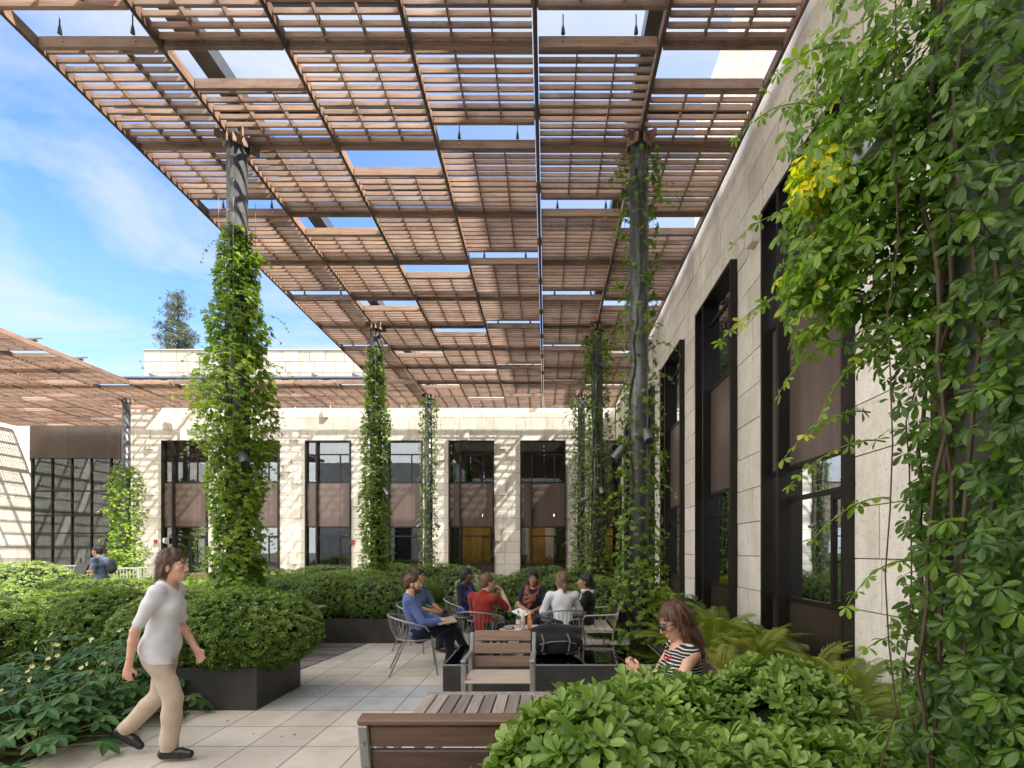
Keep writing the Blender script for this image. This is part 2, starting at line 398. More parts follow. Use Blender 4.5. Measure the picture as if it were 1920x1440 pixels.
# ------------------------------------------------------------------ stone ashlar
def ashlar(b, T, u0, u1, z0, z1, seed=0, course=.502, zb=0.0, lo=.36, hi=1.15, bumps=.05, thick=.25, gap=.006):
    """random ashlar blocks on a wall rectangle; T maps (u along wall, n outward, z) to world (4x4)"""
    rnd = random.Random(seed)
    b.box(u0, u1, -thick, -.012, z0, z1, .5, 1, T)
    k = math.floor((z0-zb)/course)
    while zb+k*course < z1-1e-6:
        a = max(z0, zb+k*course); c = min(z1, zb+(k+1)*course)
        if c-a < .03: k += 1; continue
        u = u0
        while u < u1-1e-6:
            w = rnd.uniform(lo, hi)
            if u1-(u+w) < .28: w = u1-u
            off = rnd.uniform(-.003,.004); tn = min(1,max(0,rnd.gauss(.5,.30)))
            b.box(u+gap, u+w-gap, -.02, off, a+gap, c-gap, tn, 0, T)
            if w > .5 and rnd.random() < bumps:
                bw = rnd.uniform(.2,.28); bu = rnd.uniform(u+.02, u+w-bw-.02)
                b.box(bu, bu+bw, off, .11, a+.006, c-.006, tn, 0, T)
            u += w
        k += 1
def wallT(o, u, n):
    m = np.eye(4); m[:3,0] = u; m[:3,1] = n; m[:3,2] = (0,0,1); m[:3,3] = o; return m

WW = 1.93; WP = 3.05
def window_unit(parent, o, u, n, door=False, WW=1.93, zt=6.25):
    """bronze window bay two storeys high: frame with projecting fins, panes, spandrel and base panels"""
    T = wallT(o, u, n); f = B(); g = []; s = []
    for (a, c) in ((0,.05),(.47,.53),(WW-.05,WW)): f.box(a, c, -.06, .11, .05, zt, .5, 0, T)
    f.box(.05, WW-.05, -.06, .11, zt-.05, zt, .5, 0, T)
    for (a, c, hs) in ((.05,.47,(.95,2.60,4.56)),(.53,WW-.05,(.95,2.20,2.60,4.56,5.78))):
        for h in hs: f.box(a, c, -.07, -.015, h, h+.055, .4, 0, T)
    f.box(1.47,1.52,-.07,-.018,1.0,2.2,.4,0,T); f.box(1.47,1.52,-.07,-.018,4.61,5.78,.4,0,T)
    f.box(1.52,WW-.05,-.068,-.02,2.13,2.2,.4,0,T); f.box(1.52,WW-.05,-.068,-.02,1.0,1.05,.4,0,T)
    for (a, c, lo, hi) in ((.05,.47,1.0,2.60),(.05,.47,4.61,zt-.05),(.53,1.47,1.0,2.2),(1.52,WW-.05,1.05,2.13),(.53,WW-.05,2.255,2.6),(.53,1.47,4.61,5.78),(1.52,WW-.05,4.61,5.78),(.53,WW-.05,5.83,zt-.05)):
        if door and (a >= .53) and lo < 2.1: continue
        g.append((a, c, -.052, -.044, lo, hi))
    for (a, c) in ((.05,.47),(.53,1.47),(1.476,WW-.05)):
        s.append(('spandrel_panel', a, c, 2.655, 4.56))
        if not (door and a >= .53): s.append(('base_panel', a, c, .05, .95))
    fr = f.build('window', M['bronze_dark'], parent)
    for q in g:
        b = B(); b.box(*q, .5, 0, T); b.build('glass_pane', M['glass'], fr)
    for (nm, a, c, lo, hi) in s:
        b = B(); b.box(a, c, -.06, -.035, lo, hi, random.random(), 0, T); b.build(nm, M['panel'] if nm[0] == 's' else M['bronze'], fr)
    if door:
        d = B()
        for (a, c) in ((.53,1.18),(1.2,WW-.05)):
            d.box(a, a+.06, -.055, -.01, .03, 2.2, .5, 0, T); d.box(c-.06, c, -.055, -.01, .03, 2.2, .5, 0, T)
            d.box(a+.06, c-.06, -.055, -.01, .03, .16, .5, 0, T); d.box(a+.06, c-.06, -.055, -.01, 2.12, 2.2, .5, 0, T)
        dr = d.build('door', M['bronze_dark'], parent)
        q = B(); q.box(.59,1.12,-.04,-.03,.16,2.12,.5,0,T); q.box(1.26,1.82,-.04,-.03,.16,2.12,.5,0,T); q.build('glass_pane', M['glass'], dr)
        h = B(); h.box(.56,1.14,.0,.03,.98,1.02,.5,0,T); h.box(1.10,1.13,.03,.07,.86,1.28,.5,0,T); h.build('handle', M['alu'], dr)

YB = 21.95
def back_building():
    t = thing('stone_building', 'two storey cream stone building with tall bronze windows across the far end of the courtyard', 'building', (-6,YB,0))
    t.location = (0,0,0)
    T = wallT((0,YB,0), (1,0,0), (0,-1,0)); b = B()
    WP = 3.13; WW = 1.985; xs = [-16.78 + WP*i for i in range(7)]
    edges = [(-18.05, xs[0])] + [(xs[i]+WW, xs[i+1]) for i in range(6)]
    for i, (a, c) in enumerate(edges): ashlar(b, T, a, c, 0, 6.40, 20+i, bumps=.22)
    ashlar(b, T, -18.05, 3.02, 6.40, 8.45, 40, zb=.38, bumps=.14)
    b.box(-18.3,-18.06, YB, YB+4, 0, 8.4, .5, 0)
    b.box(-18.05, 3.0, YB+.26, YB+4.5, 8.0, 8.2, .5, 1)
    b.build('stone_wall', [M['stone'], M['mortar']], t)
    for i, x in enumerate(xs): window_unit(t, (x,YB,0), (1,0,0), (0,-1,0), door=(i == 0), WW=WW, zt=6.40)
    # rooms behind the glass
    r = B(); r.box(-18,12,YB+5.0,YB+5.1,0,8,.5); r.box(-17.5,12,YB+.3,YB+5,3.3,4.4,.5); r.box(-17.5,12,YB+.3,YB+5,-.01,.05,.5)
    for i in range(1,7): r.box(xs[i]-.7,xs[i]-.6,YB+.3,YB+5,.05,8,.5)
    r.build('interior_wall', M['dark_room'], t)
    o = B()
    for i in (4,5,6): o.box(xs[i]+.1,xs[i]+1.5,YB+3.0,YB+3.1,.05,3.29,.5)
    o.build('interior_wall', M['ochre'], t)
    for i in (4,5,6):
        l = B(); l.box(xs[i]+.2,xs[i]+1.8,YB+1.2,YB+1.9,3.22,3.28,.5); l.build('ceiling_light', M['lamp'], t)
    # upper storey set back on the roof
    T2 = wallT((0,YB+5,0), (1,0,0), (0,-1,0)); u = B()
    ashlar(u, T2, -21.6, 4, 8.0, 12.35, 77, course=.58, zb=12.35-.58*9, bumps=.10, lo=.5, hi=1.1, gap=.013)
    u.box(-21.6,4,YB+5.3,YB+14,8,12.3,.5,0); u.box(-21.66,4,YB+4.95,YB+14,12.35,12.42,.4,0)
    u.build('upper_wall', [M['stone_upper'], M['mortar']], t)

XR = 3.06
def right_building():
    t = thing('stone_building', 'cream stone wing with dark bronze window bays rising beside the fern bed', 'building')
    T = wallT((XR,0,0), (0,-1,0), (-1,0,0)); b = B()
    ys = [20.22-WP*i for i in range(8)]             # far jamb first (u runs towards the camera)
    y0s = [4.97+WP*i for i in range(-3,6)]          # near jambs
    wins = [(y, y+WW) for y in y0s]
    y = -7.0
    segs = []
    for (a, c) in wins: segs.append((y, a)); y = c
    segs.append((y, YB-.02))
    for i, (a, c) in enumerate(segs):
        if c-a > .1: ashlar(b, T, -c, -a, 0, 6.25, 120+i, bumps=.10, hi=.85)
    ashlar(b, T, -YB+.02, 7.0, 6.25, 7.755, 150, zb=.225, bumps=.10)
    # rolled parapet
    prof = [(XR+.0, 7.755)] + [(XR+.34-.34*math.cos(a), 7.9+.34*math.sin(a)) for a in [R(q) for q in range(0,91,10)]] + [(XR+1.9,8.24),(XR+1.9,7.7),(XR+.01,7.7)]
    yy = -7.0
    while yy < YB+4:
        L_ = random.uniform(.9,1.3); y2 = min(yy+L_, YB+4)
        V = [(x, q, z) for q in (yy+.003, y2-.003) for (x, z) in prof]; n = len(prof)
        b.add(V, [tuple(range(n)), tuple(range(n,2*n))[::-1]] + [(k, n+k, n+(k+1)%n, (k+1)%n) for k in range(n)], random.gauss(.6,.15), 0); yy = y2
    b.build('stone_wall', [M['stone'], M['mortar']], t)
    for (a, c) in wins[1:]: window_unit(t, (XR,c,0), (0,-1,0), (-1,0,0))
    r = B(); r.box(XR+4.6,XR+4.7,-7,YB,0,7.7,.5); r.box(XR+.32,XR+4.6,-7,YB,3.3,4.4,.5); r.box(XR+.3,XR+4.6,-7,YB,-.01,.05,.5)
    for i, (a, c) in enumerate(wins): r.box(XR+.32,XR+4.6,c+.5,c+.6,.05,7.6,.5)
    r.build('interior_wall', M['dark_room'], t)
    o = B(); o.box(XR+2.2,XR+2.3,4.2,7.2,.05,3.29,.5); o.build('interior_wall', M['ochre'], t)
    l = B(); l.box(XR+.6,XR+1.2,5.2,6.6,3.22,3.28,.5); l.build('ceiling_light', M['lamp_bright'], t)
    sill = B(); sill.rbox(XR+.09,XR+.75,5.0,6.85,.90,.945,.006,.5); sill.build('window_shelf', M['grey_wood'], t)
    # tall set-back storey
    T2 = wallT((XU,0,0), (0,-1,0), (-1,0,0)); u = B()
    ashlar(u, T2, -YU, 14.0, 8.2, ZU, 177, course=.6, zb=ZU-.6*14, bumps=.06, lo=.6, hi=1.4)
    u.box(XU+.26,XU+9,-14,YU,8.2,ZU-.02,.5,0); u.build('upper_wall', [M['stone'], M['mortar']], t)
XU, YU, ZU = 4.8, 16.2, 15.35

def books():
    rnd = random.Random(5)
    covers = [M_book(i) for i in range(5)]
    for s, (y, n) in enumerate(((6.18,9),(5.86,7),(5.60,8),(5.18,4))):
        z = .946
        for k in range(n):
            h = rnd.uniform(.022,.045); b = B()
            Tm = Matrix.Translation((XR+.22+rnd.uniform(-.03,.03), y+rnd.uniform(-.02,.02), z)) @ Matrix.Rotation(rnd.uniform(-.25,.25),4,'Z')
            b.rbox(-.085,.085,-.12,.12,0,h-.001,.003,.5,0,Tm); b.box(-.0865,.08,-.114,.114,.003,h-.004,.9,1,Tm)
            o = b.build('book', [covers[rnd.randrange(5)], M['paper']])
            tag(o, 'book in the uneven piles stacked on the shelf inside the nearest clear window', 'book', 'books piled inside the window'); z += h
def M_book(i):
    c = [(.45,.62,.62),(.30,.42,.45),(.62,.60,.52),(.22,.16,.12),(.55,.66,.68)][i]
    return simple('book_cover', c, .6, 0, .1, 20)

def south_building():
    t = thing('stone_building', 'stone wing closing the courtyard behind the camera, seen only mirrored in the glass', 'building')
    T = wallT((0,-13,0), (-1,0,0), (0,1,0)); b = B()
    xs = [-3.0+WP*i for i in range(8)]; e = -3.4
    for i, x in enumerate(xs): ashlar(b, T, e, x, 0, 6.25, 300+i, course=.6); e = x+WW
    ashlar(b, T, e, 26, 0, 6.25, 320, course=.6); ashlar(b, T, -3.4, 26, 6.25, 11.6, 321, course=.6); b.build('stone_wall', [M['stone'], M['mortar']], t)
    p = B(); p.box(-25.9,3.3,-13.6,-13.3,0,11.5,.5); p.build('inner_wall', M['dark_room'], t)
def left_building():
    t = thing('stone_building', 'sunlit stone wing at the left edge with a dark glazed wall in its recess', 'building')
    T = wallT((-26.3,0,0), (0,1,0), (1,0,0)); b = B()
    ashlar(b, T, 3, 25.6, 0, 8.3, 211, bumps=.04, course=.6); b.build('stone_wall', [M['stone'], M['mortar']], t)
    f = B(); g = B(); p = B(); y = 25.6
    x = -26.2; k = 0
    while x < -17.9:
        f.box(x-.025,x+.025,y-.06,y+.06,0,6.3,.5); x += 1.0
    for z in (.1,2.45,3.35,4.6): f.box(-26.2,-17.82,y-.04,y+.05,z,z+.07,.5)
    g.box(-26.2,-17.82,y+.0,y+.012,.17,6.3,.5)
    xx = -26.22
    while xx < -17.9: p.box(xx+.004,min(xx+1.9,-17.82)-.004,y-.12,y+.1,6.3,8.1,random.random()); xx += 1.9
    w = f.build('window', M['bronze_dark'], t); g.build('glass_pane', M['glass'], w); p.build('bronze_fascia', M['bronze'], t)
    r = B(); r.box(-38,-17.8,y+4,y+4.1,0,7.6,.5); r.box(-38,-17.8,y+.2,y+4,3.3,3.6,.5); r.box(-38,-17.8,y+.1,y+4,7.55,7.7,.5); r.box(-38,-17.8,y+.1,y+4,-.015,.02,.5); r.box(-38.1,-38,y,y+4,0,7.6,.5); r.build('interior_wall', M['dark_room'], t)
# ------------------------------------------------------------------ timber trellis canopies
BAY = 1.525; XT0 = 2.92; ZT = 7.72; ROW0 = 6.135; ROWD = 1.54
def xg(i): return XT0 - BAY*i
def rowy(k): return ROW0 + ROWD*k
GAPS = {5:('before',0),4:('after',0),3:('after',1),2:('before',1),1:('before',0),0:('after',0)}   # bay index from the right; which rows open
GL = .54; GLB = .45
def slat_panel(parent, x0, x1, y0, y1, name='slat_panel'):
    b = B(); n = max(2, int(round((y1-y0)/.128)))
    for k in range(n):
        y = y0 + (k+.5)*(y1-y0)/n
        dz = random.uniform(-.004,.004); h = .072
        b.rbox(x0+.012, x1-.012, y-.013, y+.013, ZT+.035+dz, ZT+.035+h+dz, .004, random.random())
    for q in (1/3, 2/3):
        x = x0+(x1-x0)*q; b.box(x-.008, x+.008, y0+.01, y1-.01, ZT+.045, ZT+.135, .25, 1)
    return b.build(name, [M['trellis'], M['trellis_y']], parent)
def cross_board(b, x0, x1, y, mi=0):
    b.rbox(x0+.012, x1-.012, y-.024, y+.024, ZT+.005, ZT+.14, .004, random.random(), mi)
def panel_cell(parent, bay, k, hang=True):
    """one trellis cell with its open slot on the side its bay calls for; returns slot rods"""
    x0, x1 = xg(bay+1)+.026, xg(bay)-.026
    y0, y1 = rowy(k)+.03, rowy(k+1)-.03
    side, par = GAPS[bay % 6]
    b = B()
    # this cell lies after row k and before row k+1
    if side == 'after' and k % 2 == par: y0 += GL; cross_board(b, x0, x1, y0-.024)
    elif side == 'before' and (k+1) % 2 == par:
        y1 -= GLB; cross_board(b, x0, x1, y1+.024)
    p = slat_panel(parent, x0, x1, y0, y1)
    if b.n: b.build('edge_board', M['trellis'], p)
    return side == 'before' and (k+1) % 2 == par
def hangers(parent, bay, k):
    x0, x1 = xg(bay+1), xg(bay); h = B()
    for q in (.22,.80):
        x = x0+(x1-x0)*q; y = rowy(k)-.06
        h.tube([(x,y,ZT+.23),(x,y,8.08)], .008, 6); h.tube([(x,y,ZT+.13),(x,y,ZT+.18),(x,y,ZT+.235)], [.026,.022,.010], 8)
    h.build('hanger_rods', M['steel'], parent)
def bolts(b, x0, x1, y, mi):
    for q in (.22,.80):
        x = x0+(x1-x0)*q; b.tube([(x,y-.026,ZT+.075),(x,y-.036,ZT+.075)], .013, 8, .9, mi)
def shade_plate(parent, x0, x1, y, a=R(17), hw=.15, z=8.09):
    Tm = Matrix.Translation((0,y,z)) @ Matrix.Rotation(a,4,'X')
    p = B(); p.box(x0,x1,-hw,hw,-.02,.02,.5,0,Tm)
    x = x0+.02
    p.box(x0,x1,-.03,.03,-.09,-.021,.5,0,Tm)
    return p.build('shade_plate', M['plate'], parent)

def main_canopy():
    t = thing('trellis_canopy', 'large weathered timber slat trellis overhead along the right wall', 'trellis')
    K0, K1 = -3, 10
    for i in range(7):
        b = B(); w = .026 if i not in (0,6) else .022
        y = rowy(K0)
        for k in range(K0, K1): b.rbox(xg(i)-w, xg(i)+w, rowy(k)+.002, rowy(k+1)-.002, ZT, ZT+.15, .004, random.random())
        b.box(xg(i)-.008, xg(i)+.008, rowy(K0), rowy(K1), ZT-.012, ZT-.001, .5, 1)
        b.build('long_beam', [M['trellis_y'], M['steel']], t)
    for k in range(K0, K1+1):
        b = B()
        for bay in range(6):
            cross_board(b, xg(bay+1)+.026, xg(bay)-.026, rowy(k)); bolts(b, xg(bay+1), xg(bay), rowy(k), 1)
        b.build('cross_beam', [M['trellis'], M['alu']], t)
        (shade_plate(t, xg(6)-.06, xg(0)+.05, rowy(k)-.25) if k < 9 else None)
    for bay in range(6):
        for k in range(K0, K1):
            if panel_cell(t, bay, k): hangers(t, bay, k+1)
    s = B()
    for x in (-4.62, 1.39): s.box(x-.13, x+.13, rowy(K0), rowy(K1)-.2, 8.22, 8.44, .5)
    s.build('steel_beam', M['steel'], t)

def side_canopy():
    t = thing('trellis_canopy', 'lower looking timber slat trellis crossing the far end and the left side of the courtyard', 'trellis')
    L0, L1 = 12, 19
    ka, kb = 2, 12
    for i in range(L0, L1+1):
        b = B()
        for k in range(ka, kb):
            b.rbox(xg(i)-.024, xg(i)+.024, rowy(k)+.002, rowy(k+1)-.002, ZT, ZT+.15, .004, random.random())
        b.build('long_beam', M['trellis_y'], t)
    for i in range(7, 12):
        b = B()
        for k in (8,9): b.rbox(xg(i)-.024, xg(i)+.024, rowy(k)+.03, rowy(k+1)-.03, ZT, ZT+.15, .004, random.random())
        b.build('long_beam', M['trellis_y'], t)
    for k in range(ka, kb+1):
        b = B(); hi = 6 if 8 <= k <= 10 else 12
        for bay in range(hi, L1):
            cross_board(b, xg(bay+1)+.026, xg(bay)-.026, rowy(k))
        b.build('cross_beam', M['trellis'], t)
        for bay in range(hi, L1):
            if k < kb and not (bay < 12 and k >= 10): panel_cell(t, bay, k)
        if k < 8: shade_plate(t, xg(L1), xg(12)-.36, rowy(k)+.1, R(26), .23, 8.13)
    for k in (8,): shade_plate(t, xg(L1), xg(6)-.3, rowy(k)+.3, R(26), .2, 8.08)
    for i in range(6, 13):                             # slanted grey outriggers seen above the far strip
        st = B(); x = xg(i)+.5; st.tube([(x+.75,rowy(8)+.35,7.90),(x,rowy(8)+.35,8.22)], .05, 6)
        st.build('strut', M['plate'], t)
    ed = B()
    for k in range(ka, 9): ed.tube([(xg(12)-.5,rowy(k)+.1,8.07),(xg(12)-.4,rowy(k)+.1,ZT+.15)], .012, 6)
    ed.build('hanger_rods', M['steel'], t)

def column(x, y, label, spots=(), ztop=ZT-.01):
    t = thing('canopy_column', label, 'column', (x,y,0), 0, 'round steel columns holding up the trellis')
    p = B(); p.lathe([(.14,0),(.14,8.21)], n=28, tint=.5)
    o = p.build('pole', M['steel'], t, smooth=False)
    for q in o.data.polygons: q.use_smooth = len(q.vertices) == 4
    f = B()
    for z in (1.1,2.2,3.3,4.4,5.5,6.6): f.lathe([(.1405,-.02),(.1435,-.016),(.1435,.016),(.1405,.02)], (0,0,z), 28, .3)
    f.build('band', M['steel'], t)
    c = B()
    for a in (R(45),R(135),R(225),R(315)):
        Tm = Matrix.Rotation(a,4,'Z')
        c.prism([(.14,-.012),(.30,-.012),(.30,.012),(.14,.012)], ZT-.10, ZT+.02, .5, 0, Tm)
        c.prism([(.145,-.10),(.165,-.10),(.165,.10),(.145,.10)], ZT-.14, ZT+.0, .6, 0, Tm)
    c.build('bracket', M['trellis_y'], t)
    w = B()
    for a in () if y < 3 else (R(200),R(20),R(290)):
        px, py = .24*math.cos(a), .24*math.sin(a)
        w.tube([(px,py,.1),(px,py,ZT-.75)], .0035, 5); 
        for z in (1.6,3.9,6.2,6.95): w.tube([(.14*math.cos(a),.14*math.sin(a),z),(px,py,z)], .005, 5)
    if w.n: w.build('climbing_wire', M['galv'], t)
    for (a, z, pitch) in spots:
        s = B(); d = np.array([math.cos(a), math.sin(a), 0.]); base = d*.15 + np.array([0,0,z]); e = d*.30 + np.array([0,0,z+.02])
        s.tube([base, e], .018, 8); ax = unit(d*math.cos(pitch) + np.array([0,0,-math.sin(pitch)]))
        q = e - ax*.07
        s.tube([q, q+ax*.02, q+ax*.25, q+ax*.25, q+ax*.20], [.045,.062,.066,.058,.055], 14)
        s.build('spotlight', M['galv'], t, smooth=False)
    return t
# ------------------------------------------------------------------ leaves and plants
def leaf_tmpl(ts, ws, fold=.25, droop=.15):
    """folded leaf blade along +Y, unit length; ws are half widths"""
    V = []; ids = []
    for t, w in zip(ts, ws):
        z = -droop*t*t
        if w < 1e-4: ids.append([len(V)]); V.append((0,t,z))
        else:
            ids.append([len(V),len(V)+1,len(V)+2]); V += [(-w,t,z+fold*w),(0,t,z),(w,t,z+fold*w)]
    F = []
    for a, b in zip(ids, ids[1:]):
        if len(a) == 1 and len(b) == 3: F += [(a[0],b[1],b[0]),(a[0],b[2],b[1])]
        elif len(a) == 3 and len(b) == 3: F += [(a[0],a[1],b[1],b[0]),(a[1],a[2],b[2],b[1])]
        elif len(a) == 3: F += [(a[0],a[1],b[0]),(a[1],a[2],b[0])]
    return np.array(V), F
OBO = leaf_tmpl([0,.28,.6,.85,1], [0,.075,.20,.185,0], .26, .14)          # spoon shaped
ELL = leaf_tmpl([0,.25,.55,.82,1], [0,.17,.22,.13,0], .22, .25)          # oval
LNC = leaf_tmpl([0,.2,.5,.8,1], [0,.09,.125,.075,0], .3, .30)            # lance
DIA = leaf_tmpl([0,.6,1], [0,.20,0], .3, .1)                             # far-away leaf
def combine(parts):
    V = []; F = []; n = 0
    for v, f, Rm, s, p in parts:
        V.append(v@Rm.T*s + p); F += [tuple(i+n for i in q) for q in f]; n += len(v)
    return np.concatenate(V), F
def palmate(leaf, n=5, spread=R(62), s0=1.0, rnd=random):
    P = []
    for k in range(n):
        a = (k-(n-1)/2)/((n-1)/2)*spread*2 if n > 1 else 0
        a = a*.62 + rnd.uniform(-.1,.1); d = np.array([math.sin(a), math.cos(a), rnd.uniform(-.25,.15)])
        Rm = frames(d[None], np.array([[rnd.uniform(-.3,.3),0,1.]]))[0]
        P.append((leaf[0], leaf[1], Rm, s0*(1-.25*abs(a)/1.4)*rnd.uniform(.85,1.1), np.array([0,.0,0])))
    return combine(P)
def rosette(leaf, n=8, tilt=(.3,1.0), rnd=random):
    """whorl of leaves round +Z"""
    P = []
    for k in range(n):
        a = k*2.399+rnd.uniform(-.2,.2); el = tilt[0]+(tilt[1]-tilt[0])*(k/max(1,n-1))+rnd.uniform(-.1,.1)
        d = np.array([math.cos(a)*math.cos(el), math.sin(a)*math.cos(el), math.sin(el)])
        nn = np.array([[-math.cos(a)*math.sin(el), -math.sin(a)*math.sin(el), math.cos(el)]])
        P.append((leaf[0], leaf[1], frames(d[None], nn)[0], rnd.uniform(.8,1.1)*(1-.25*k/n), np.array([0,0,-.1+.25*k/n])))
    return combine(P)
def axis_frames(n, rng):
    """frames whose +Z is n with random spin"""
    n = unit(n); r = rng.normal(size=n.shape); return frames(r - n*np.sum(r*n,-1,keepdims=True), n)
ROS = [rosette(OBO, 9) for _ in range(4)]
ROSF = [rosette(DIA, 6, (.2,.9)) for _ in range(3)]
PAL = [palmate(ELL, 5) for _ in range(4)]
PALN = [palmate(leaf_tmpl([0,.12,.30,.58,.84,1], [0,.012,.10,.19,.17,0], .22, .30), 5, R(84)) for _ in range(5)]
PALF = [palmate(DIA, 5) for _ in range(3)]

def lump(p, seed):
    """cheap smooth 3-D lumpiness in -1..1"""
    q = p*np.array([1.,1.,1.]); s = np.zeros(len(p)); rg = np.random.default_rng(seed)
    for f, a in ((2.2,.5),(4.6,.3),(9.0,.2)):
        for _ in range(2):
            d = unit(rg.normal(size=3)); s += a*.5*np.sin(p@d*f*2.2+rg.uniform(0,6))
    return s
def shrub(name, label, cat, blobs, size=.055, dens=260, mat='hedge', near=False, group=None, zmin=.05, seed=1, bright=0., cull=True, lumps=.055, extra=True):
    """clipped evergreen: whorls of leaves spread over a union of lumpy ellipsoids, dark inside"""
    rng = np.random.default_rng(seed); b = B()
    tm = ROS if near else ROSF
    bl = [(np.array(c, float), np.array(r, float)) for c, r in blobs]
    cam = np.array([0,0,CAMH])
    for i, (c, r) in enumerate(bl):
        area = 4*PI*((( (r[0]*r[1])**1.6+(r[0]*r[2])**1.6+(r[1]*r[2])**1.6)/3)**(1/1.6))
        n = int(area*dens)
        d = unit(rng.normal(size=(n,3))); p = c + d*r
        nn = unit(d/r)
        keep = p[:,2] > zmin
        for j, (c2, r2) in enumerate(bl):
            if j != i: keep &= np.sum(((p-c2)/(r2*.97))**2, 1) > 1
        if cull:
            back = np.sum(nn*unit(cam-p),1) < -.15
            keep &= ~back | (rng.random(n) < .35)
        p = p[keep]; nn = nn[keep]; n = len(p)
        if n == 0: continue
        lp = lump(p, seed); p = p + nn*(lp*lumps)[:,None] + nn*rng.normal(0,size*.25,n)[:,None]
        up = np.array([0,0,1.])
        ax = unit(nn*.8 + up*.45 + rng.normal(0,.33,(n,3)))
        sc = size*rng.uniform(.6,1.35,n)
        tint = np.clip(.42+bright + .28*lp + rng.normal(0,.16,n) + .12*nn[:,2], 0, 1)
        for q in range(len(tm)):
            sel = np.arange(q, n, len(tm))
            b.inst(tm[q][0], tm[q][1], p[sel], axis_frames(ax[sel], rng), sc[sel], tint[sel])
        # shaded leaves a little inside
        if extra:
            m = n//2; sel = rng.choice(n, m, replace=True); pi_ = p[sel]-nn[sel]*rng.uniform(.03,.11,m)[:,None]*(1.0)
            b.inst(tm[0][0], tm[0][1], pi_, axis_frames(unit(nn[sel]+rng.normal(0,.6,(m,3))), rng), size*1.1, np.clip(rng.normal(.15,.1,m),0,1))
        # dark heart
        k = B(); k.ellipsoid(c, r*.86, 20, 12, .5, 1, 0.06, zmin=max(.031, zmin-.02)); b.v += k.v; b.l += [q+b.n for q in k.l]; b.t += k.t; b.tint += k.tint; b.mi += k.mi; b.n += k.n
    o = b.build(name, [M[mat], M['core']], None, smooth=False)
    return tag(o, label, cat, group)

def sprig(b, p0, dir0, L, rng, droop=.9, size=.05, tmpl=PAL, step=.07, stem_r=.0025, tint=(.6,.2), mi_leaf=0, mi_stem=1, nseg=10, wig=.25):
    """a trailing shoot: thin stem with leaves along it"""
    p = np.array(p0, float); d = unit(np.array(dir0, float)); pts = [p.copy()]
    for k in range(nseg):
        d = unit(d + np.array([0,0,-droop/nseg*1.6]) + rng.normal(0,wig/nseg*2,3)); p = p + d*L/nseg; pts.append(p.copy())
    b.tube(pts, [stem_r*(1-.7*i/nseg) for i in range(nseg+1)], 4, .5, mi_stem, caps=False)
    n = max(2, int(L/step)); P = []; D = []; Nn = []
    for i in range(n):
        u = (i+.6)/n*nseg; k = min(int(u), nseg-1); q = pts[k]+(pts[k+1]-pts[k])*(u-k); t = unit(pts[k+1]-pts[k])
        sd = unit(np.cross(t, [0,0,1.])+1e-3)*(1 if i % 2 else -1)
        P.append(q); D.append(unit(sd*.8 + t*.5 + np.array([0,0,-.25]) + rng.normal(0,.3,3))); Nn.append(np.array([0,0,1.])+rng.normal(0,.4,3))
    P = np.array(P); D = np.array(D); Nn = np.array(Nn)
    taper = 1-.45*np.arange(n)/n
    b.inst(*tmpl[rng.integers(len(tmpl))], P, frames(D, Nn), size*taper*rng.uniform(.8,1.15,n), np.clip(rng.normal(tint[0],tint[1],n)+.15*np.arange(n)/n,0,1), mi_leaf)

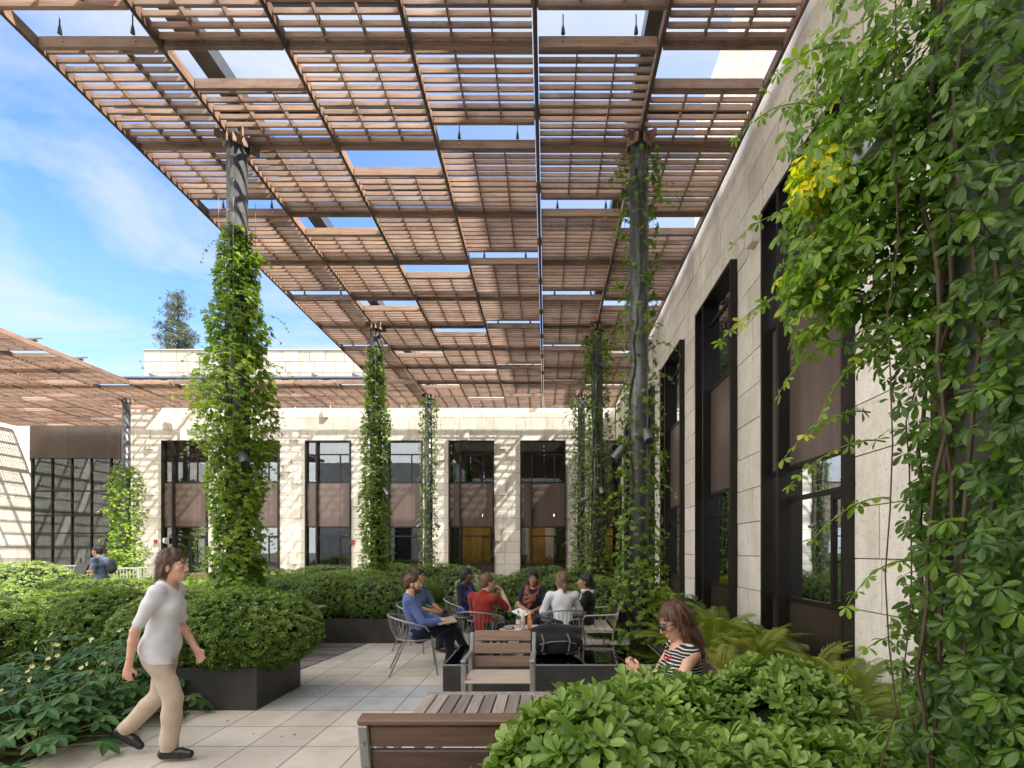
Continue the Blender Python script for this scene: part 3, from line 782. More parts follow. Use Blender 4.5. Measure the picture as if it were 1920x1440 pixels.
def vine(label, x, y, prof, n, size, mat='vine', seed=3, sprigs=10, tint=.5, fine=False, stems=5, group='climbing vines on the columns', sprig_len=(.25,.55), zspr=None):
    """climber round a column: prof is a list of (z, radius, fullness); leaves hang outward and down, shoots stray"""
    rng = np.random.default_rng(seed); t = thing('climbing_vine', label, 'vine', (x,y,0), 0, group)
    b = B(); zs = np.array([p[0] for p in prof]); rs = np.array([p[1] for p in prof]); fs = np.array([p[2] for p in prof])
    z = []
    while len(z) < n:
        q = rng.uniform(zs[0], zs[-1]); f = np.interp(q, zs, fs)
        if rng.random() < f: z.append(q)
    z = np.array(z); th = rng.uniform(0,2*PI,n)
    p0 = np.stack([np.cos(th)*.5,np.sin(th)*.5,z],1)
    lp = lump(p0*1.6, seed)
    rr = np.interp(z, zs, rs)*(1+.42*lp)
    r = .14 + (rr-.14)*rng.random(n)**.45
    r = np.maximum(r,.155)
    o = np.stack([np.cos(th),np.sin(th),np.zeros(n)],1)
    p = o*r[:,None]; p[:,2] = z
    d = unit(o*rng.uniform(.1,.9,n)[:,None] + np.array([0,0,-1.])*rng.uniform(.2,1.0,n)[:,None] + rng.normal(0,.35,(n,3)))
    nn = unit(o*.75 + np.array([0,0,.65]) + rng.normal(0,.3,(n,3)))
    tm = PAL if fine else PALF
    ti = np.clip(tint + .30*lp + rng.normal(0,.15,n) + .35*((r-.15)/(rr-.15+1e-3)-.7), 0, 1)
    for q in range(len(tm)):
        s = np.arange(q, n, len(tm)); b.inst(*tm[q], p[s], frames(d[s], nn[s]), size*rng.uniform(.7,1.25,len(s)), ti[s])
    for k in range(sprigs):
        zz = rng.uniform(*(zspr or (zs[0]+.4, zs[-1]))); a = rng.uniform(0,2*PI); rad = np.interp(zz,zs,rs)*.85
        od = np.array([math.cos(a), math.sin(a), 0])
        sprig(b, od*rad+np.array([0,0,zz]), od+np.array([0,0,rng.uniform(-.2,.7)]), rng.uniform(*sprig_len), rng, 1.1, size*.95, tm, .06, .0028, (min(1,tint+.2),.15))
    b.build('foliage', [M[mat], M['green_stem']], t)
    s = B()
    for k in range(stems):
        a = rng.uniform(0,2*PI); pts = []; zz = 0.0; zt = zs[-1]*rng.uniform(.8,1.0)
        while zz < zt:
            pts.append(((.155)*math.cos(a),(.155)*math.sin(a),zz)); zz += .16; a += rng.normal(.0,.16)
        s.tube(pts, [.016*(1-.75*i/len(pts))+.003 for i in range(len(pts))], 5, .5)
    s.build('stem', M['stem'], t)
    return t

def frond_tmpl(seed, L=1.0, pairs=34):
    rnd = random.Random(seed); V = []; F = []
    pts = []
    for i in range(14):
        u = i/13; pts.append(np.array([.05*math.sin(u*3+seed), L*(u-.10*u*u), L*(.42*u-.62*u*u)]))
    pts = np.array(pts)
    def at(u):
        q = u*13; k = min(int(q),12); return pts[k]+(pts[k+1]-pts[k])*(q-k), unit(pts[k+1]-pts[k])
    for i in range(pairs):
        u = .14+.86*i/pairs; p, t = at(u)
        ln = .27*L*math.sin(PI*min(1,(.18+.82*(1-u))**.8)*.95)*rnd.uniform(.85,1.1)*(1 if u > .25 else .8)
        for sgn in (-1,1):
            sd = np.array([sgn,0,0]); d = unit(sd*.92 + t*.38 + np.array([0,0,-.12+rnd.uniform(-.1,.1)])); w = unit(np.cross([0,0,1.],d))*ln*.042
            n0 = len(V)
            e = p+d*ln; e[2] -= ln*.15; m_ = p+d*ln*.5
            V += [p, m_+w+np.array([0,0,.012]), e, m_-w]; F += [(n0,n0+1,n0+2,n0+3)]
    n0 = len(V)
    for i in range(13):
        a = pts[i]; c = pts[i+1]; w = np.array([.006,0,0])
        V += [a-w,a+w,c+w,c-w]; F += [(n0,n0+1,n0+2,n0+3)]; n0 += 4
    return np.array(V), F
FROND = [frond_tmpl(s) for s in (1,2,3)]
def fern_mesh(seed, n=17, L=.62, mat='fern', tint=.4):
    rng = np.random.default_rng(seed); b = B()
    for k in range(n):
        a = k*2.399+rng.uniform(-.3,.3); lean = rng.uniform(.25,1.1)
        d = np.array([[math.cos(a)*lean, math.sin(a)*lean, 1.0-.35*lean]])
        nn = np.array([[-math.cos(a)*.8,-math.sin(a)*.8,lean]])
        b.inst(*FROND[k % 3], np.zeros((1,3)), frames(d,nn), L*rng.uniform(.7,1.15), np.clip(rng.normal(tint,.22),0,1))
    return b
def ferns(spots):
    protos = {}
    for i, (x, y, z, s, kind, label) in enumerate(spots):
        key = (kind, i % 3)
        if key not in protos:
            o = fern_mesh(10*i+3, 24, .58, kind, .45 if kind == 'fern' else .5).build('fern', M[kind]); protos[key] = o
        else:
            o = protos[key].copy(); COL.objects.link(o)
        o.location = (x,y,z); o.scale = (s,s,s); o.rotation_euler = (0,0,i*1.7)
        tag(o, label, 'fern', 'ferns along the right wall')

def hellebore(x, y, label, seed, n=26, size=.17, h=.42, flowers=3):
    rng = np.random.default_rng(seed); t = thing('hellebore_plant', label, 'plant', (x,y,.03), 0, 'broad leaved flowering plants in the front bed')
    b = B(); pal = [palmate(leaf_tmpl([0,.2,.5,.8,1], [0,.13,.215,.15,0], .2, .24), 5, R(78)) for _ in range(3)]
    for k in range(n):
        a = k*2.399+rng.uniform(-.4,.4); rad = .06+.48*math.sqrt((k+.5)/n)*rng.uniform(.8,1.1); hh = h*(1.12-.95*(rad/.54)**2)*rng.uniform(.8,1.15)
        e = np.array([math.cos(a)*rad, math.sin(a)*rad, max(.06,hh)])
        b.tube([(0,0,0),(e[0]*.5,e[1]*.5,e[2]*.75),e], [.006,.005,.004], 5, .5, 1, caps=False)
        d = np.array([[math.cos(a)+rng.normal(0,.2), math.sin(a)+rng.normal(0,.2), .20-.55*(rad/.54)]]); nn = np.array([[math.cos(a)*.3,math.sin(a)*.3,1.]])
        b.inst(*pal[k % 3], e[None], frames(d,nn), size*rng.uniform(.8,1.2), np.clip(rng.normal(.42,.22),0,1))
    b.build('foliage', [M['hellebore'], M['green_stem']], t)
    PET = leaf_tmpl([0,.4,.75,1],[0,.3,.34,0],.35,-.15)
    for k in range(flowers):
        f = B(); a = rng.uniform(0,2*PI); rad = rng.uniform(.05,.36); c = np.array([math.cos(a)*rad, math.sin(a)*rad, h*1.12*rng.uniform(.85,1.1)])
        f.tube([c*np.array([.5,.5,.2]), c*np.array([.9,.9,.85]), c], .004, 5, .5, 1)
        for j in range(rng.integers(2,4)):
            cc = c + rng.normal(0,.035,3); fa = np.array([rng.normal(0,.5),-.75,.4+rng.normal(0,.3)])
            Fm = axis_frames(fa[None], rng)[0]
            P = []
            for q in range(5):
                aa = q*2*PI/5; d = Fm@np.array([math.cos(aa),math.sin(aa),.45]); P.append((d, Fm@np.array([-.4*math.cos(aa),-.4*math.sin(aa),1.])))
            f.inst(*PET, np.repeat(cc[None],5,0), frames(np.array([p[0] for p in P]), np.array([p[1] for p in P])), .028, rng.random())
        f.build('flower', [M['flower'], M['green_stem']], t)

def conifer(x, y, z0, H, label, seed):
    rng = np.random.default_rng(seed); t = thing('conifer_tree', label, 'tree', (x,y,0))
    tr = B(); tr.tube([(0,0,0),(.1,0,H*.5),(0,.1,H*.97)], [.42,.26,.04], 8, .5)
    c = B(); P = []; D = []
    for k in range(120):
        u = rng.random()**.75; zz = H*(.34+.65*u); ln = (1-u)**.8*4.0*rng.uniform(.35,1.1)+.35; a = rng.uniform(0,2*PI)
        d = np.array([math.cos(a),math.sin(a),rng.uniform(-.05,.35)]); p0 = np.array([0,0,zz]); p1 = p0+d*ln
        tr.tube([p0,(p0+p1)/2+np.array([0,0,-.1]),p1], [.06,.035,.012], 4, .4, 0, caps=False)
        m = int(ln*17)
        for j in range(m):
            q = p0+(p1-p0)*rng.uniform(.3,1.05)+rng.normal(0,.22,3); P.append(q); D.append(d+rng.normal(0,.6,3))
    P = np.array(P); D = np.array(D); n = len(P)
    tf = rosette(leaf_tmpl([0,.5,1],[0,.10,0],.2,.1), 9, (.1,1.2))
    c.inst(*tf, P, axis_frames(D, rng), rng.uniform(.18,.36,n), np.clip(rng.normal(.5,.25,n),0,1))
    tr.build('trunk', M['bark'], t); c.build('crown', M['pine'], t)
# ------------------------------------------------------------------ furniture
def planter(x0, x1, y0, y1, h, label):
    b = B(); w = .03
    b.rbox(x0,x1,y0,y0+w,0,h,.003,.5); b.rbox(x0,x1,y1-w,y1,0,h,.003,.5)
    b.rbox(x0,x0+w,y0+w,y1-w,0,h,.003,.5); b.rbox(x1-w,x1,y0+w,y1-w,0,h,.003,.5)
    o = b.build('planter_box', M['planter']); tag(o, label, 'planter', 'dark steel planters')
    s = B(); s.box(x0+w,x1-w,y0+w,y1-w,.0,h-.06,.5); s.build('soil', M['soil'], o)
    return o
def slat_bench_back():
    """bench in front, its wooden backrest towards us, grey cast ends"""
    t = thing('slatted_bench', 'dark wood bench nearest the camera seen from behind with grey metal ends', 'bench', (-.80,2.17,0))
    W = 1.15
    tilt = R(12); Tb = Matrix.Translation((0,.06,.45)) @ Matrix.Rotation(tilt,4,'X')
    for k in range(3):
        b = B(); z = .065+k*.115; b.rbox(.045,W-.045,-.014,.014,z,z+.098,.006,random.random(),0,Tb); b.build('back_slat', M['bench_wood'], t)
    cap = B(); cap.rbox(.0,W,-.03,.035,.405,.432,.006,.8,0,Tb); cap.build('top_rail', M['bench_wood'], t)
    s = B()
    for k in range(4): s.rbox(.045,W-.045,.10+k*.105,.195+k*.105,.425,.45,.006,random.random())
    s.build('seat', M['bench_wood'], t)
    for x in (0,W-.045):
        f = B(); f.rbox(x,x+.045,-.028,.028,-.02,.405,.006,.5,0,Tb); f.rbox(x+.006,x+.039,.029,.034,.03,.38,.002,.2,0,Tb)
        f.rbox(x,x+.045,.06,.53,.37,.425,.006,.5); f.rbox(x,x+.045,.47,.53,0,.37,.006,.5); f.rbox(x,x+.045,.06,.12,0,.37,.006,.5)
        for z in (.09,.20,.32): f.tube([(x+.022,-.03,z),(x+.022,-.045,z)], .009, 8, .1)
        for q in f.v[-3:]: q[:] = q @ np.array(Tb)[:3,:3].T + np.array(Tb)[:3,3]
        f.rbox(x+.002,x+.043,.10,.47,.64,.665,.006,.8); f.rbox(x+.004,x+.04,.44,.47,.425,.64,.004,.5)
        f.build('end_frame', M['alu'], t)
def slat_table():
    t = thing('slatted_table', 'weathered grey slatted wood table behind the near bench', 'table', (-.71,2.46,0))
    W, D = 1.05, .57
    n = 15
    top = B(); p = W/n
    for k in range(n): top.rbox(k*p+.004,(k+1)*p-.004,.06,D-.06,.70,.73,.003,random.random())
    top.rbox(0,W,0,.056,.70,.73,.003,.6); top.rbox(0,W,D-.056,D,.70,.73,.003,.4)
    top.build('table_top', M['grey_wood_y'], t)
    f = B(); f.box(.04,W-.04,.04,.08,.66,.699,.5); f.box(.04,W-.04,D-.08,D-.04,.66,.699,.5); f.build('apron', M['alu'], t)
    for x in (.05,W-.10):
        for y in (.05,D-.10):
            l = B(); l.rbox(x,x+.045,y,y+.045,0,.66,.004,.5); l.build('leg', M['alu'], t)
def wood_chair(x, y, rz, label, W=.64, name='wooden_armchair', tube=False):
    t = thing(name, label, 'chair', (x,y,0), rz)
    # local: faces -y, front edge y=0
    Tb = Matrix.Translation((0,.44,.44)) @ Matrix.Rotation(R(-14),4,'X')
    for k in range(3):
        b = B(); z = .03+k*.122; b.rbox(-W/2+.045,W/2-.045,-.013,.013,z,z+.104,.008,random.random(),0,Tb); b.build('back_slat', M['chair_wood'], t)
    for k in range(4):
        s = B(); s.rbox(-W/2+.03,W/2-.03,-.01+k*.112,.092+k*.112,.425,.45,.006,.75); s.build('seat_slat', M['bench_wood_pale'], t)
    for sx in (-1,1):
        a = sx*(W/2-.02); f = B()
        if tube:
            f.tube([(a,.06,0),(a,.0,.40),(a,-.01,.60),(a,.03,.645),(a,.30,.655),(a,.50,.66)], .013, 8, .6); f.tube([(a,.40,0),(a,.43,.42),(a,.53,.80)], .013, 8, .5); f.tube([(a,.02,.41),(a,.44,.41)], .012, 8, .5)
            f.build('arm_frame', M['alu'], t); continue
        f.rbox(a-.022,a+.022,.0,.055,0,.60,.006,.5); f.rbox(a-.026,a+.026,-.01,.46,.602,.63,.01,.7)
        f.rbox(a-.02,a+.02,.40,.45,0,.60,.006,.5); f.rbox(a-.018,a+.018,.05,.42,.385,.424,.004,.4)
        f.rbox(a-.020,a+.020,-.026,.026,.0,.36,.006,.5,0,Tb @ Matrix.Translation((0,.02,0)))
        f.build('arm_frame', M['alu'], t)
    return t
def wire_chair(x, y, rz, label, sd=1):
    """round tube armchair with a fan of thin rods; faces -y"""
    t = thing('wire_armchair', label, 'chair', (x,y,0), rz, 'metal wire armchairs round the low table')
    seat = B(); ring = []
    for k in range(28):
        a = 2*PI*k/28; ring.append((.235*math.cos(a), .02+.225*math.sin(a), .44+.012*math.sin(a)))
    seat.tube(ring+[ring[0]], .009, 8, .5, caps=False)
    for k in range(-7,8):
        xx = k*.031; h = math.sqrt(max(.0,.225**2-(xx*.95)**2)); seat.tube([(xx,.02-h,.44),(xx,.02,.430),(xx,.02+h,.445)], .0042, 5, .6)
    seat.build('seat', M['alu'], t)
    top = []
    for k in range(23):
        u = -1+2*k/22; a = R(90)+u*R(118); z = .755-.135*abs(u)**1.7
        top.append((.325*math.cos(a), .03+.315*math.sin(a), z))
    bk = B()
    for k in range(1,22,1):
        p = top[k]; u = -1+2*k/22; a = R(90)+u*R(112)*.98
        if abs(u) > .72: continue
        q = (.232*math.cos(a), .02+.222*math.sin(a), .445); m = ((p[0]*.55+q[0]*.45)*1.04,(p[1]*.55+q[1]*.45)*1.04,(p[2]+q[2])/2-.02)
        bk.tube([q,m,p], .0042, 5, .6, caps=False)
    bk.build('back_rods', M['alu'], t)
    for s in (-1,1):
        tp = top[0] if s < 0 else top[-1]
        f = B(); f.tube([tp,(tp[0]*1.0,tp[1]-.04,tp[2]-.05),(s*.27,-.22,.44),(s*.285,-.27,0)], .011, 8, .5); f.build('leg', M['alu'], t)
        l = B(); l.tube([(s*.225,.10,.60),(s*.22,.12,.44),(s*.255,.32,0)], .011, 8, .5); l.build('leg', M['alu'], t)
    rail = B(); rail.tube(top, .0125, 8, .5); rail.build('top_rail', M['alu'], t)
    return t
def skylight():
    t = thing('glass_skylight', 'low dark steel box with a glossy black glass top behind the wooden armchair', 'skylight', (0,0,0))
    x0,x1,y0,y1,h = -1.16,1.40,5.63,6.86,.285
    b = B(); w = .025
    b.rbox(x0,x1,y0,y0+w,0,h,.003,.5); b.rbox(x0,x1,y1-w,y1,0,h,.003,.5); b.rbox(x0,x0+w,y0+w,y1-w,0,h,.003,.5); b.rbox(x1-w,x1,y0+w,y1-w,0,h,.003,.5)
    b.box(x0+w,x1-w,y0+w,y1-w,.01,.06,.2); b.box(x0+.11,x0+.118,y0-.003,y0+.01,.0,h-.02,.1)
    b.build('steel_curb', M['planter'], t)
    g = B(); g.box(x0+.02,x1-.02,y0+.02,y1-.02,h+.002,h+.014,.5); g.build('glass_top', M['glass_dark'], t)
    e = B(); e.rbox(x0-.004,x1+.004,y0-.004,y0+.018,h+.001,h+.018,.003,.9); e.rbox(x0-.004,x0+.018,y0+.019,y1,h+.001,h+.018,.003,.9); e.rbox(x1-.018,x1+.004,y0+.019,y1,h+.001,h+.018,.003,.9)
    e.build('edge_trim', M['alu'], t)
def low_table():
    t = thing('low_table', 'low square white table in the middle of the seated group', 'table', (-.33,7.25,0))
    b = B(); b.rbox(-.30,.33,-.28,.28,.445,.47,.006,.8); b.build('table_top', M['white'], t)
    for sx in (-.26,.28):
        for sy in (-.24,.24):
            l = B(); l.rbox(sx-.016,sx+.016,sy-.016,sy+.016,0,.445,.003,.5); l.build('leg', M['alu'], t)
    for i, (x, y, col, lab) in enumerate(((-.40,7.20,'juice_clear','clear drink bottle standing at the back left of the three bottles'),(-.325,7.07,'juice_red','bottle with white cap and red label, front one of the three'),(-.235,7.14,'juice','bottle of orange juice, tallest looking of the three on the low table'))):
        bo = thing('drink_bottle', lab, 'bottle', (x,y,.471), 0, 'drink bottles on the low table')
        b = B(); b.lathe([(.030,0),(.033,.006),(.033,.15),(.026,.18),(.014,.205),(.0135,.225)], n=16, tint=.5); b.build('body', M[col], bo, smooth=True)
        c = B(); c.lathe([(.0155,.224),(.0155,.245),(.014,.247)], n=14, tint=.5); c.build('cap', M['white' if i else 'juice'], bo)
        l = B(); l.lathe([(.0336,.06),(.0338,.06),(.0338,.125),(.0336,.125)], n=16, tint=.5); l.build('label_band', M[('white','label_red','label_red')[i]], bo)
    p = B(); p.rbox(-.14,.14,-.10,.10,0,.012,.003,.5,0); o = p.build('paper_plate', M['white'], loc=(-.50,7.04,.471), rot=(0,0,.3)); tag(o, 'white paper tray beside the bottles on the low table', 'tray')
    k = B()
    for q in range(6):
        a = q*1.05; k.tube([(.09*math.cos(a),.06*math.sin(a),0),(.05*math.cos(a),.03*math.sin(a),.05),(0,0,.045)], .006, 5, .5)
    k.ellipsoid((0,0,.025),(.085,.06,.028),12,7,.5,0,.5)
    o = k.build('food_bag', M['patterned'], loc=(-.52,7.02,.482)); tag(o, 'small crumpled patterned bag lying on the paper tray', 'bag')
    ph = B(); ph.rbox(-.035,.035,-.07,.07,0,.009,.003,.5); o = ph.build('mobile_phone', M['black'], loc=(-.30,6.995,.471), rot=(0,0,1.2)); tag(o, 'black phone lying flat on the low table in front of the bottles', 'phone')
def rail(x0, x1, y, label, h=1.0):
    t = thing('metal_railing', label, 'railing')
    b = B(); b.rbox(x0,x1,y-.02,y+.02,h-.05,h,.004,.5); b.build('top_rail', M['rail'], t)
    b = B(); b.rbox(x0,x1,y-.015,y+.015,.12,.15,.003,.5); b.build('bottom_rail', M['rail'], t)
    for x in (x0,(x0+x1)/2,x1-.04):
        q = B(); q.rbox(x,x+.04,y-.025,y+.025,0,h-.051,.004,.5); q.build('post', M['rail'], t)
    p = B(); x = x0+.1
    while x < x1-.05: p.box(x-.008,x+.008,y-.008,y+.008,.15,h-.051,.5); x += .115
    p.build('balusters', M['rail'], t)
def furniture():
    M['chair_wood'] = wood('chair_wood', (.13,.080,.058), (.26,.175,.135), 0, .5, .8)
    M['bench_wood_pale'] = wood('pale_bench_wood', (.30,.25,.21), (.46,.40,.35), 0, .55, .8)
    M['grey_wood_y'] = wood('weathered_slats', (.17,.145,.125), (.38,.34,.305), 1, .75, .9)
    M['white'] = simple('white_finish', (.78,.78,.76), .45, 0, .06, 10)
    M['black'] = simple('black_plastic', (.012,.012,.013), .35, 0, .1, 10)
    M['juice'] = simple('orange_juice', (.75,.25,.03), .2, 0, .08, 10)
    M['juice_red'] = simple('pale_drink', (.72,.52,.40), .2, 0, .08, 10)
    M['juice_clear'] = M['bottle']
    M['label_red'] = simple('red_label', (.60,.10,.06), .5, 0, .3, 60, col2=(.75,.65,.5))
    M['patterned'] = simple('patterned_paper', (.55,.50,.42), .7, 0, .6, 60)
    M['rail'] = simple('pale_railing', (.42,.42,.40), .5, .2, .1, 8)
    M['red'] = simple('red_enamel', (.55,.03,.02), .4, 0, .1, 10)
    slat_bench_back(); slat_table(); skylight(); low_table()
    wood_chair(-.42,4.36,0,'wooden slat armchair with pale seat facing us in front of the skylight')
    planter(-4.15,-2.87,4.97,5.86,.42,'dark steel planter with the rounded shrub beside the walking woman')
    planter(-5.6,-2.44,8.58,9.6,.42,'long dark steel planter under the hedge left of the seated group')
    planter(-2.05,-1.62,9.9,11.2,.40,'small grey planter behind the man in the blue shirt')
    t = thing('wooden_table', 'grey wood table on the timber deck half hidden by the rounded shrub', 'table', (-3.43,6.98,0))
    b = B()
    for k in range(9): b.rbox(-1.1,0,k*.098,k*.098+.092,.70,.73,.003,random.random())
    b.build('table_top', M['grey_wood'], t)
    for x in (-1.05,-.30):
        for y in (.12,.78):
            l = B(); l.rbox(x,x+.05,y-.025,y+.025,0,.70,.004,.5); l.build('leg', M['alu'], t)
    # wooden box bench by the door
    t = thing('wooden_box_bench', 'pale wooden box bench near the door under the first windows', 'bench', (-10.4,15.6,0))
    b = B()
    for k in range(5): b.rbox(-.55,.55,-.2,.2,.45+k*.09,.535+k*.09,.005,random.random())
    b.build('boards', M['bench_wood_pale2'], t)
    l = B(); l.box(-.5,.5,-.15,.15,0,.45,.5); l.build('base', M['planter'], t)
    rail(-16.2,-14.3,17.6,'pale metal railing behind the man carrying a black folder'); rail(-14.9,-13.6,18.3,'pale metal railing at the foot of the far left vine column'); rail(-21.5,-18.5,20.5,'pale metal railing in front of the glazed recess')
    a = thing('fire_alarm', 'red and white alarm unit on the stone pier left of the door', 'alarm', (-16.97,YB-.03,2.02))
    b = B(); b.rbox(-.16,-.03,-.06,.0,-.08,.06,.01,.5); b.build('horn', M['red'], a)
    b = B(); b.rbox(.03,.40,-.05,.0,-.10,.12,.03,.5); b.build('strobe', M['white'], a)
    c = B(); c.rbox(-.09,.09,-.05,0,-.14,.14,.01,.5); o = c.build('card_reader', M['alu'], loc=(-16.42-.14,YB-.03,2.02)); tag(o, 'small grey metal control box on the stone pier beside the door', 'control box')
    rg = np.random.default_rng(4); lf = B(); n = 46
    P = np.stack([rg.uniform(-3.4,-.9,n), rg.uniform(3.2,8.0,n), np.full(n,.004)],1); P[:16] = np.stack([rg.normal(-2.55,.2,16), rg.normal(5.5,.3,16), np.full(16,.004)],1)
    lf.inst(*ELL, P, frames(np.stack([rg.normal(size=n),rg.normal(size=n),np.zeros(n)],1), np.stack([rg.normal(0,.2,n),rg.normal(0,.2,n),np.ones(n)],1)), rg.uniform(.018,.045,n), rg.random(n))
    tag(lf.build('fallen_leaves', simple('dry_leaf',(.14,.085,.04),.8,0,.3,20,col2=(.16,.19,.05))), 'dry fallen leaves scattered over the paving', 'leaves', kind='stuff')
    for x, lab in ((-8.45,'small red alarm light on the stone pier behind the second left column'),(1.42,'small red alarm light on the pier behind the right columns')):
        c = B(); c.rbox(-.07,.07,-.05,0,-.09,.09,.01,.5); o = c.build('alarm_light', M['red'], loc=(x,YB-.03,1.95)); tag(o, lab, 'alarm')
# ------------------------------------------------------------------ people: smooth distance-field bodies
class Field:
    def __init__(s, lo, hi, h):
        s.h = h; s.lo = np.array(lo, float); s.n = np.ceil((np.array(hi)-s.lo)/h).astype(int)+1
        s.f = np.full(tuple(s.n), .25, np.float32)
    def sub(s, lo, hi):
        a = np.clip(np.floor((np.array(lo)-s.lo)/s.h).astype(int), 0, s.n-1); b = np.clip(np.ceil((np.array(hi)-s.lo)/s.h).astype(int)+1, 1, s.n)
        if np.any(b <= a): return None, None
        g = [s.lo[i]+s.h*np.arange(a[i],b[i]) for i in range(3)]
        return tuple(slice(a[i],b[i]) for i in range(3)), np.meshgrid(*g, indexing='ij')
    def smin(s, sl, d, k):
        f = s.f[sl]
        if k > 0:
            hh = np.clip(.5+.5*(f-d)/k, 0, 1); s.f[sl] = f*(1-hh)+d*hh-k*hh*(1-hh)
        else: s.f[sl] = np.minimum(f, d)
    def cone(s, a, b, r0, r1, k=.02):
        a = np.array(a, float); b = np.array(b, float); m = max(r0,r1)+.06
        sl, g = s.sub(np.minimum(a,b)-m, np.maximum(a,b)+m)
        if sl is None: return
        ab = b-a; L2 = ab@ab+1e-9
        t = np.clip(((g[0]-a[0])*ab[0]+(g[1]-a[1])*ab[1]+(g[2]-a[2])*ab[2])/L2, 0, 1)
        d = np.sqrt((g[0]-a[0]-t*ab[0])**2+(g[1]-a[1]-t*ab[1])**2+(g[2]-a[2]-t*ab[2])**2)-(r0+(r1-r0)*t)
        s.smin(sl, d, k)
    def ell(s, c, r, A=None, k=.02, cut=False):
        c = np.array(c, float); r = np.array(r, float); m = r.max()+.06
        sl, g = s.sub(c-m, c+m)
        if sl is None: return
        p = [g[i]-c[i] for i in range(3)]
        if A is not None: p = [A[0,j]*p[0]+A[1,j]*p[1]+A[2,j]*p[2] for j in range(3)]
        k0 = np.sqrt(sum((p[i]/r[i])**2 for i in range(3))); k1 = np.sqrt(sum((p[i]/r[i]**2)**2 for i in range(3)))+1e-6
        d = k0*(k0-1)/k1
        if cut: s.f[sl] = np.maximum(s.f[sl], -d)
        else: s.smin(sl, d, k)
    def plane(s, p, n):
        """keep the side n points away from"""
        n = unit(np.array(n,float)); g = np.meshgrid(*[s.lo[i]+s.h*np.arange(s.n[i]) for i in range(3)], indexing='ij', sparse=True)
        d = (g[0]-p[0])*n[0]+(g[1]-p[1])*n[1]+(g[2]-p[2])*n[2]
        s.f = np.maximum(s.f, d.astype(np.float32))
    def wrinkle(s, amp, fr=38, seed=0):
        rg = np.random.default_rng(seed); mk = np.abs(s.f) < .03; ii = np.nonzero(mk); g = [s.lo[i]+s.h*ii[i] for i in range(3)]; w = 0
        for j in range(5):
            d = unit(rg.normal(size=3)*np.array([1,1,1.6]))*fr*rg.uniform(.5,1.4); w = w+np.sin(g[0]*d[0]+g[1]*d[1]+g[2]*d[2]+rg.uniform(0,6)+1.5*np.sin(g[2]*fr*.35+j))
        s.f[mk] += (amp/2.2*w).astype(np.float32)
    def mesh(s):
        f = s.f; ins = f < 0; n = np.array(f.shape)
        c = (slice(0,-1),slice(1,None)); cnt = np.zeros(tuple(n-1), np.int8); acc = np.zeros(tuple(n-1)+(3,), np.float32)
        for ax in range(3):
            o = [i for i in range(3) if i != ax]
            for u in (0,1):
                for v in (0,1):
                    a = [None]*3; b = [None]*3
                    a[ax] = c[0]; b[ax] = c[1]; a[o[0]] = b[o[0]] = c[u]; a[o[1]] = b[o[1]] = c[v]
                    fa = f[tuple(a)]; fb = f[tuple(b)]; m = (fa < 0) != (fb < 0)
                    t = fa[m]/(fa[m]-fb[m]); q = np.zeros((len(t),3), np.float32); q[:,ax] = t; q[:,o[0]] = u; q[:,o[1]] = v
                    acc[m] += q; cnt[m] += 1
        act = cnt > 0; idx = np.full(act.shape, -1, np.int64); ijk = np.argwhere(act); idx[act] = np.arange(len(ijk))
        V = s.lo + s.h*(ijk + acc[act]/cnt[act][:,None]); F = []
        for ax in range(3):
            o = [(ax+1)%3,(ax+2)%3]; a = [slice(1,-1)]*3; b = [slice(1,-1)]*3; a[ax] = slice(0,-1); b[ax] = slice(1,None)
            A_ = ins[tuple(a)]; Bm = ins[tuple(b)]
            for flip, m in ((False, A_ & ~Bm), (True, ~A_ & Bm)):
                e = np.argwhere(m); off = np.array([1,1,1]); off[ax] = 0; e = e+off
                q = []
                for (u, v) in ((0,0),(-1,0),(-1,-1),(0,-1)):
                    w = e.copy(); w[:,o[0]] += u; w[:,o[1]] += v; q.append(idx[w[:,0],w[:,1],w[:,2]])
                q = np.stack(q,1); F.append(q[:,::-1] if flip else q)
        F = np.concatenate(F) if F else np.zeros((0,4),int)
        F = F[(F >= 0).all(1)]
        return V, F
def relax(V, F, it=2):
    for _ in range(it):
        acc = np.zeros_like(V); c = np.zeros(len(V))
        for a, b in ((0,1),(1,2),(2,3),(3,0)):
            np.add.at(acc, F[:,a], V[F[:,b]]); np.add.at(acc, F[:,b], V[F[:,a]]); np.add.at(c, F[:,a], 1); np.add.at(c, F[:,b], 1)
        V = V*.5 + .5*acc/np.maximum(c,1)[:,None]
    return V
def field_obj(name, fld, m, parent, it=1):
    V, F = fld.mesh()
    if len(V) == 0: return None
    V = relax(V, F, it)
    b = B(); b.v = [V]; b.l = [F.ravel()]; b.t = [np.full(len(F),4)]; b.tint = [np.full(len(F),.5)]; b.mi = [np.zeros(len(F),int)]; b.n = len(V)
    return b.build(name, m, parent, smooth=True)
def lerp(a, b, t): return np.array(a)+(np.array(b)-np.array(a))*t
def aframe(z, y):
    """columns x,y,z with z given, y as near as possible to y"""
    z = unit(z); y = np.array(y,float); y = unit(y-z*(y@z)); return np.stack([np.cross(y,z), y, z], 1)

